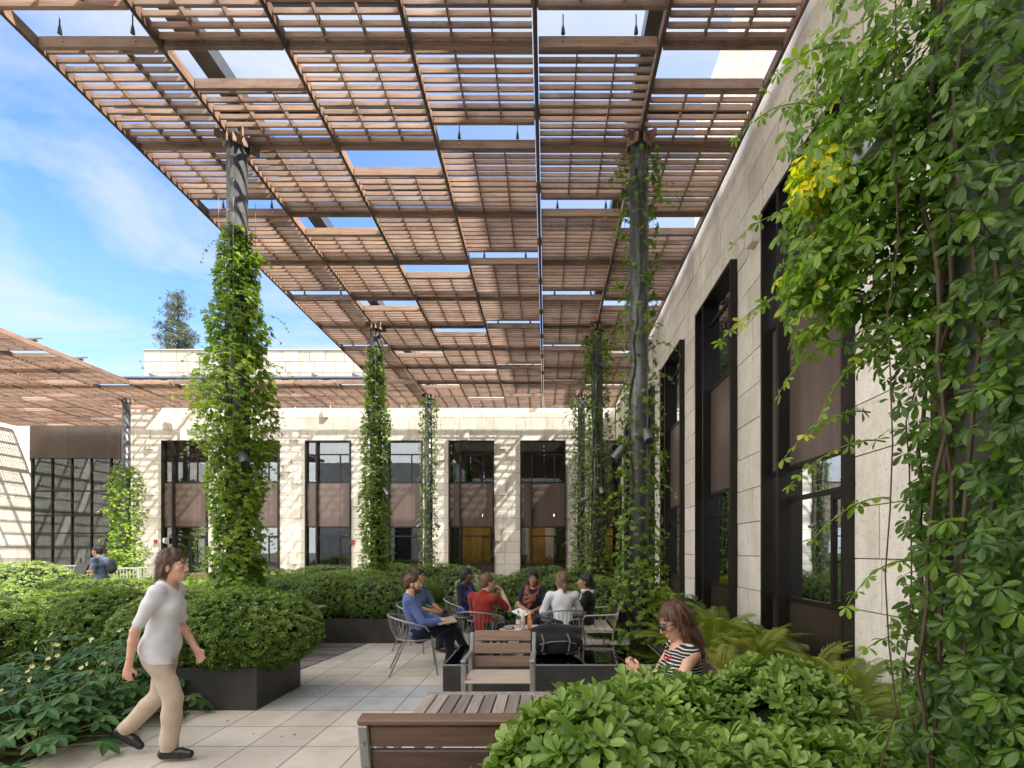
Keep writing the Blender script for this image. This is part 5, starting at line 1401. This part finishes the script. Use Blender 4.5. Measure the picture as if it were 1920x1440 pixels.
    person('man in a grey blue shirt walking left behind the hedges', (-10.55,11.9,0), face_rz(-1,-.15), J, CC(sk_t,hk,cloth('slate_tee',(.16,.21,.30)),cloth('denim',(.07,.10,.20))), 'short', 1.0, .01, .40)
    fo = B(); fo.rbox(-.02,.02,-.16,.16,-.12,.12,.004,.5); o = fo.build('folder', M['black'], loc=(-10.86,11.72,1.17), rot=(.15,.3,1.45)); tag(o,'black folder held up by the man walking left','folder')
    F = Field((-.25,-.25,-.3),(.25,.25,.3),.012); F.ell((0,0,0),(.10,.15,.22),None,.02); F.ell((.06,0,-.06),(.07,.12,.11),None,.02); F.wrinkle(.006,30,2)
    o = field_obj('backpack', F, cloth('grey_nylon',(.10,.10,.12)), None, 1); o.scale = (.75,.8,.85); o.location = (-10.36,11.95,1.22); tag(o,'grey backpack on the back of the man walking left','backpack')
# ------------------------------------------------------------------ assemble
def plants():
    S = shrub; nr = dict(near=True)
    # near right shrub
    S('evergreen_shrub','glossy bright green shrub filling the lower right corner','shrub',
      [((.52,2.45,.32),(.55,.50,.60)),((1.18,2.62,.30),(.58,.5,.66)),((.16,1.72,.48),(.40,.36,.60)),((.80,1.85,.10),(.85,.5,.76)),((1.42,2.2,.16),(.48,.5,.58))],
      .074, 420, 'hedge_near', True, None, .02, 11, .04, lumps=.05)
    S('evergreen_shrub','rounded clipped shrub in the steel planter beside the walking woman','shrub',
      [((-3.22,5.42,.72),(.74,.62,.43)),((-3.6,5.45,.66),(.55,.55,.40))], .042, 900, 'hedge', True, 'clipped hedges', .2, 12, .08, lumps=.035)
    S('clipped_hedge','long clipped hedge in the planter left of the seated group','hedge',
      [((-2.95,9.1,.68),(.85,.65,.42)),((-3.9,9.2,.72),(.8,.75,.44)),((-4.9,9.3,.70),(.85,.75,.42)),((-3.4,10.3,.70),(1.3,.8,.46)),((-5.2,10.4,.66),(1.1,.8,.44))], .045, 650, 'hedge', False, 'clipped hedges', .2, 13, .06)
    S('clipped_hedge','dark shaded hedge mounds behind the broad leaved plants on the left','hedge',
      [((-5.0,6.7,.40),(.74,.62,.60)),((-6.15,7.1,.42),(.78,.72,.62)),((-7.3,6.7,.30),(.78,.7,.56)),((-8.4,7.2,.3),(.75,.7,.5)),((-4.75,7.9,.40),(.6,.8,.52))], .043, 800, 'hedge', True, 'clipped hedges', .03, 14, .05)
    S('clipped_hedge','low sunlit hedge spreading across the middle of the left bed','hedge',
      [((-6.6,9.3,.36),(1.2,.9,.52)),((-8.4,9.2,.34),(1.2,.9,.50)),((-10.2,9.4,.36),(1.2,.9,.52)),((-7.4,10.9,.40),(1.5,.9,.52)),((-9.6,11,.42),(1.4,.9,.54))], .048, 420, 'hedge', False, 'clipped hedges', .03, 15, .32)  # raised tint puts sunlight into the leaf colour
    S('clipped_hedge','pale rounded hedge mound at the far left edge of the bed','hedge',
      [((-13.0,12.6,.5),(1.2,1.0,.80)),((-11.7,12.7,.42),(1.1,.9,.62)),((-14.2,12.4,.42),(1.0,.9,.66))], .055, 260, 'hedge', False, 'clipped hedges', .03, 16, .42)  # strongest leaf tint, painted as sun on the mound
    S('clipped_hedge','low hedge round the foot of the tall vine covered column','hedge',
      [((-6.2,12.4,.44),(1.3,.9,.58)),((-8.2,12.9,.42),(1.3,.9,.56)),((-5.0,12.2,.46),(1.0,.9,.60)),((-9.8,13.2,.40),(1.2,.9,.54))], .055, 260, 'hedge', False, 'clipped hedges', .03, 17, .34)  # leaf tint lifted to paint sun on this hedge
    S('clipped_hedge','far clipped hedge in front of the back building windows','hedge',
      [((-6.6,15.0,.52),(1.3,.9,.62)),((-4.8,15.1,.55),(1.3,.9,.64)),((-3.1,14.6,.58),(1.2,.9,.62)),((-8.3,15.2,.48),(1.2,.9,.58)),((-2.3,13.6,.52),(.8,.8,.60))], .055, 240, 'hedge', False, 'clipped hedges', .03, 18, .15)
    S('clipped_hedge','rounded hedge behind the woman in the patterned scarf','hedge',
      [((-.1,13.6,.52),(1.1,.8,.66)),((.75,13.7,.48),(.8,.8,.60))], .055, 260, 'hedge', False, 'clipped hedges', .03, 19, .02)
    S('clipped_hedge','hedge directly behind the seated women','hedge',
      [((-.55,10.4,.50),(.75,.6,.56)),((.3,10.5,.50),(.7,.6,.58)),((-1.1,10.7,.44),(.5,.5,.5))], .055, 360, 'hedge', False, 'clipped hedges', .03, 20, .0)
    S('clipped_hedge','small clipped hedge beside the right column','hedge',
      [((1.05,9.3,.50),(.55,.55,.50)),((.6,9.9,.45),(.5,.5,.45))], .055, 420, 'hedge', False, 'clipped hedges', .03, 21, .0)
    S('clipped_hedge','little clipped bush at the foot of the window wall','hedge',
      [((2.25,8.2,.45),(.38,.38,.42))], .05, 500, 'hedge', False, 'clipped hedges', .03, 22, .1)
    S('silver_shrub','silvery low shrub in front of the far stone pier','shrub',
      [((-1.35,12.6,.5),(.55,.5,.52)),((-1.9,12.9,.45),(.4,.4,.45))], .06, 420, 'silver', False, None, .03, 23, .2, lumps=.12)
    # broad leaved plants in front left
    hb = [(-4.05,4.62,''),(-4.0,5.15,''),(-4.55,5.2,''),(-5.1,4.95,''),(-4.7,4.4,''),(-5.4,5.5,''),(-4.6,5.75,''),(-4.05,4.08,''),(-4.6,3.85,''),(-5.4,4.4,''),(-5.15,5.95,''),(-3.86,4.36,''),(-3.88,3.82,''),(-3.84,4.86,'')]
    names = ['broad leaved plant with pale flowers at the corner of the bed nearest the paving','broad leaved plant beside the walking woman at the bed edge','broad leaved plant in the middle of the front bed','broad leaved plant with cream flower clusters left of the middle','low broad leaved plant spilling over the paving in front','broad leaved plant against the dark hedge on the left','broad leaved plant tucked below the rounded shrub','broad leaved plant hanging lowest over the paving edge','broad leaved plant at the bottom left corner','broad leaved plant at the left edge of the picture','tall broad leaved plant at the back of the bed','small broad leaved plant creeping onto the paving','small broad leaved plant at the paving edge by the bottom of the picture','small broad leaved plant beside the steel planter corner']
    for i, (x, y, _) in enumerate(hb): hellebore(x, y, names[i], 40+i, 46 if i < 11 else 26, .155, (.40+.10*((y-3.7)/2.3)+.03*(i % 3))*(1 if i < 11 else .62), 1+(i % 2) if i < 11 else 1)
    # ferns
    fs = []
    pos = [(1.75,5.0,.7),(2.25,5.35,.85),(2.7,5.0,.8),(1.95,5.9,1.0),(2.55,6.0,1.0),(1.75,6.9,1.0),(2.4,7.0,1.05),(1.8,7.9,.95),(2.55,4.2,.75),(2.0,4.3,.75),(2.75,3.5,.7),(2.15,3.6,.7),(1.65,3.9,.65),(1.85,9.6,1.2),(2.3,10.6,1.3),(1.3,11.6,1.3),(2.0,12.4,1.4),(.9,12.6,1.3)]
    lab = ['fern with golden fronds just behind the woman with the phone','golden fern under the nearest clear window','fern with rusty tips against the stone pier','tall green fern between the windows and the skylight','broad fern at the foot of the second window','fern beside the wooden bench with the black jacket','fern leaning on the stone pier between the windows','fern close to the right column base','rust coloured fern beside the hanging vine','low golden fern right of the near shrub','dark fern almost lost under the hanging vine','low fern behind the near shrub','small fern between the woman and the near shrub','fern behind the right column','fern in front of the third window','golden fern left of the right columns','far fern below the fourth window','golden fern behind the small hedge']
    for i, ((x, y, s), l) in enumerate(zip(pos, lab)): fs.append((x, y, .24, s*1.15, 'fern' if i in (0,1,2,8,9,10,11,13,15,17) else 'fern_green', l))
    ferns(fs)
    # vines on columns
    c = COLS
    vine('dense bright green vine wrapping the tallest looking left column from ground to two thirds height', c[0][0], c[0][1],
         [(.2,.50,1),(1.2,.40,1),(1.8,.34,1),(2.6,.38,1),(3.2,.46,1),(3.75,.54,1),(4.25,.48,1),(5.0,.38,1),(5.6,.30,.9),(6.0,.24,.75),(6.4,.19,.3)], 7600, .072, 'vine', 101, 60, .62, False, 7, sprig_len=(.25,.6))
    vine('dense vine covering the second left column nearly to its top', c[1][0], c[1][1],
         [(.3,.42,1),(1.2,.38,1),(2.2,.42,1),(3.2,.38,1),(4.4,.38,1),(5.4,.32,.9),(6.3,.24,.7),(7.2,.18,.3)], 4800, .080, 'vine', 102, 26, .55, False, 5)
    vine('thin pale vine on the third left column before the far windows', c[2][0], c[2][1],
         [(.4,.34,.6),(2,.36,.6),(4,.34,.5),(6,.36,.55),(7.6,.42,.8)], 1500, .085, 'vine_pale', 103, 16, .55, False, 4)
    vine('light green vine on the lower half of the far left column', c[6][0], c[6][1],
         [(.3,.72,1),(1.2,.66,1),(2.0,.52,.7),(3.0,.62,.7),(4.4,.55,.6),(5.0,.35,.4)], 2600, .10, 'vine', 104, 24, .62, False, 4)
    vine('sparse vine with a leafy foot on the tall right column', c[3][0], c[3][1],
         [(.2,.52,1),(1.0,.42,.9),(1.9,.34,.5),(3.2,.34,.4),(4.5,.30,.18),(6.2,.28,.22),(7.5,.36,.5)], 1900, .075, 'vine', 105, 34, .5, False, 2, zspr=(.6,7.4))
    vine('medium vine on the second right column', c[4][0], c[4][1],
         [(.3,.46,1),(2,.38,.6),(4,.36,.5),(6,.36,.6),(7.5,.5,1)], 1700, .085, 'vine', 106, 26, .46, False, 5)
    vine('pale leafy vine on the farthest right column', c[5][0], c[5][1],
         [(.3,.46,1),(2,.44,.9),(4,.44,.8),(6,.44,.8),(7.6,.46,.9)], 2200, .09, 'vine_pale', 107, 20, .5, False, 4)
    near_vine()
def near_vine():
    rng = np.random.default_rng(200); cx, cy = c0 = COLS[7]
    t = thing('climbing_vine', 'large dark leaved vine cascading down the near column at the right edge', 'vine', (cx,cy,0), 0, 'climbing vines on the columns')
    b = B(); P = []; D = []; Nn = []; T = []; Sz = []
    def clump(c, r, n, tint, sz, dn=.6):
        c = np.array(c); q = rng.normal(size=(n,3)); q = unit(q)*rng.random((n,1))**(1/2.2)*np.array(r); p = c+q
        out = unit(p-np.array([cx+.1,cy+.15,0])*np.array([1,1,0])-np.array([0,0,1])*p[:,2:3]*np.array([0,0,1.]))
        d = unit(out*rng.uniform(.1,.7,n)[:,None] + np.array([-.15,-.1,-dn]) + rng.normal(0,.38,(n,3)))
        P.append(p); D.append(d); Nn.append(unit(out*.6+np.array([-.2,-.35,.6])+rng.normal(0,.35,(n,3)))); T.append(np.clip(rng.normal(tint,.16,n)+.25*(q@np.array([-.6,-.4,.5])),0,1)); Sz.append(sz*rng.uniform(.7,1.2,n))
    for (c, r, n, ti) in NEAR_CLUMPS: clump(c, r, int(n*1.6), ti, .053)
    P = np.concatenate(P); D = np.concatenate(D); Nn = np.concatenate(Nn); T = np.concatenate(T); Sz = np.concatenate(Sz)
    # keep the camera's own space clear
    ok = np.linalg.norm(P-np.array([0,0,CAMH]),axis=1) > .9
    P, D, Nn, T, Sz = P[ok], D[ok], Nn[ok], T[ok], Sz[ok]
    L0 = np.array([cx,cy,0])
    for q in range(len(PALN)):
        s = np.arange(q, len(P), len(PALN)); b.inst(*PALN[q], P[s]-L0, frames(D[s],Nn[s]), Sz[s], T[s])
    for (p, d, L, dr) in NEAR_SPRIGS:
        sprig(b, np.array(p)-L0, d, L, rng, dr, .056, PALN, .05, .003, (.60,.13), 0, 1, 12, .2)
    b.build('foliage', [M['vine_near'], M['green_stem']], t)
    s = B()
    for k in range(7):
        a = rng.uniform(R(120),R(290)); pts = []; zz = 0.
        rr = .17+.05*rng.random()
        while zz < 4.2: pts.append((rr*math.cos(a),rr*math.sin(a),zz)); zz += .12; a += rng.normal(0,.09); rr = max(.165,rr+rng.normal(0,.008))
        s.tube(pts, .007, 6, .5)
    for k in range(2):
        x = rng.uniform(-.42,-.12); y = rng.uniform(-.05,.3); z0 = rng.uniform(.0,1.2); z1 = rng.uniform(2.6,4); pts = [(x+rng.normal(0,.012),y+rng.normal(0,.012),z) for z in np.linspace(z0,z1,16)]
        s.tube(pts, .0025, 5, .5)
    s.build('stem', M['stem'], t)
NEAR_CLUMPS = [((1.12,1.72,3.1),(.30,.30,.45),330,.50),((1.05,1.72,2.72),(.24,.25,.35),300,.50),((1.30,1.55,2.95),(.30,.35,.6),330,.35),((1.38,1.5,2.2),(.30,.32,.6),360,.32),
  ((.93,1.72,2.86),(.08,.10,.11),85,1.2),((1.38,1.5,1.5),(.26,.30,.55),280,.20),((1.42,1.5,.85),(.30,.32,.5),310,.15),((1.30,1.5,.35),(.36,.36,.36),330,.14),((1.32,1.7,1.15),(.12,.16,.35),80,.36),((.94,1.74,2.48),(.14,.16,.22),90,.62),  # first clump: yellow tint paints a sunlit patch on the leaves
  ((1.16,1.27,2.7),(.14,.12,.6),110,.2),((1.20,1.26,2.0),(.12,.12,.5),110,.16),((1.16,1.26,1.35),(.14,.12,.45),140,.14),((1.14,1.26,.95),(.16,.12,.4),160,.12),((1.36,1.22,.75),(.22,.18,.4),260,.3),((1.25,1.35,.45),(.22,.2,.35),260,.34),((1.52,1.3,.6),(.2,.2,.5),240,.25),((1.5,1.25,1.6),(.18,.14,.5),200,.25),((1.22,1.72,2.45),(.2,.2,.3),150,.4),((1.33,1.66,1.75),(.12,.16,.3),80,.36)]  # lowest tints here paint shade into the leaf colour
NEAR_SPRIGS = [((.95,1.75,2.5),(-1,.1,.1),.42,.8),((1.1,1.7,2.05),(-1,0,.2),.38,1.0),((1.15,1.7,1.95),(-1,0,.3),.40,1.0),((1.1,1.7,2.25),(-.8,0,-.3),.35,1.),((1.2,1.65,1.55),(-1,0,.1),.30,1.1),((1.2,1.65,1.3),(-1,0,.3),.30,1.2),((1.2,1.6,1.05),(-1,0,.2),.28,1.2),
  ((.95,1.75,2.75),(-.8,.1,.4),.35,1.0),((.95,1.72,3.1),(-.9,.1,.5),.35,1.1),((1.0,1.7,3.3),(-.9,.2,.3),.3,1.1),((1.0,1.7,2.3),(-.9,.2,-.2),.3,.8),((1.1,1.6,1.75),(-1,.2,.2),.3,1.)]

COLS = [(-4.62,7.50),(-4.65,13.66),(-4.65,19.82),(1.39,7.50),(1.39,13.66),(1.39,19.82),(-17.0,20.3),(1.40,1.50)]
def main():
    build_materials()
    M['paper'] = simple('paper', (.72,.70,.64), .8, 0, .1, 20)
    M['bench_wood_pale2'] = wood('pale_box_wood', (.33,.20,.13), (.50,.34,.24), 0, .6, .8)
    world_and_camera(); ground()
    back_building(); right_building(); left_building(); south_building(); books()
    main_canopy(); side_canopy()
    lab = ['steel column inside the dense bright vine on the left, bare near its top','second left steel column, thick with vine','third left steel column before the far windows','tall bare looking steel column on the right with a spotlight','second steel column on the right','farthest steel column on the right','far left steel column beside the glazed recess','near steel column at the right edge behind the hanging vine']
    sp = [[(R(-45),2.95,R(50)),(R(120),2.9,R(50))],[(R(200),3.2,R(45)),(R(-20),3.2,R(45))],[(R(180),2.6,R(35)),(R(0),2.6,R(35))],[(R(195),3.05,R(50)),(R(-80),3.25,R(50))],[(R(190),3.0,R(35)),(R(-75),3.2,R(50))],[],[(R(200),3.3,R(50)),(R(-20),3.2,R(50))],[(R(150),2.97,R(50))]]
    for (x, y), l, s in zip(COLS, lab, sp): column(x, y, l, s)
    furniture()
    conifer(-33.8, 46, 0, 25.6, 'tall open crowned conifer rising behind the far roof', 9)
    plants()
    if 'people' in globals(): people()
main()
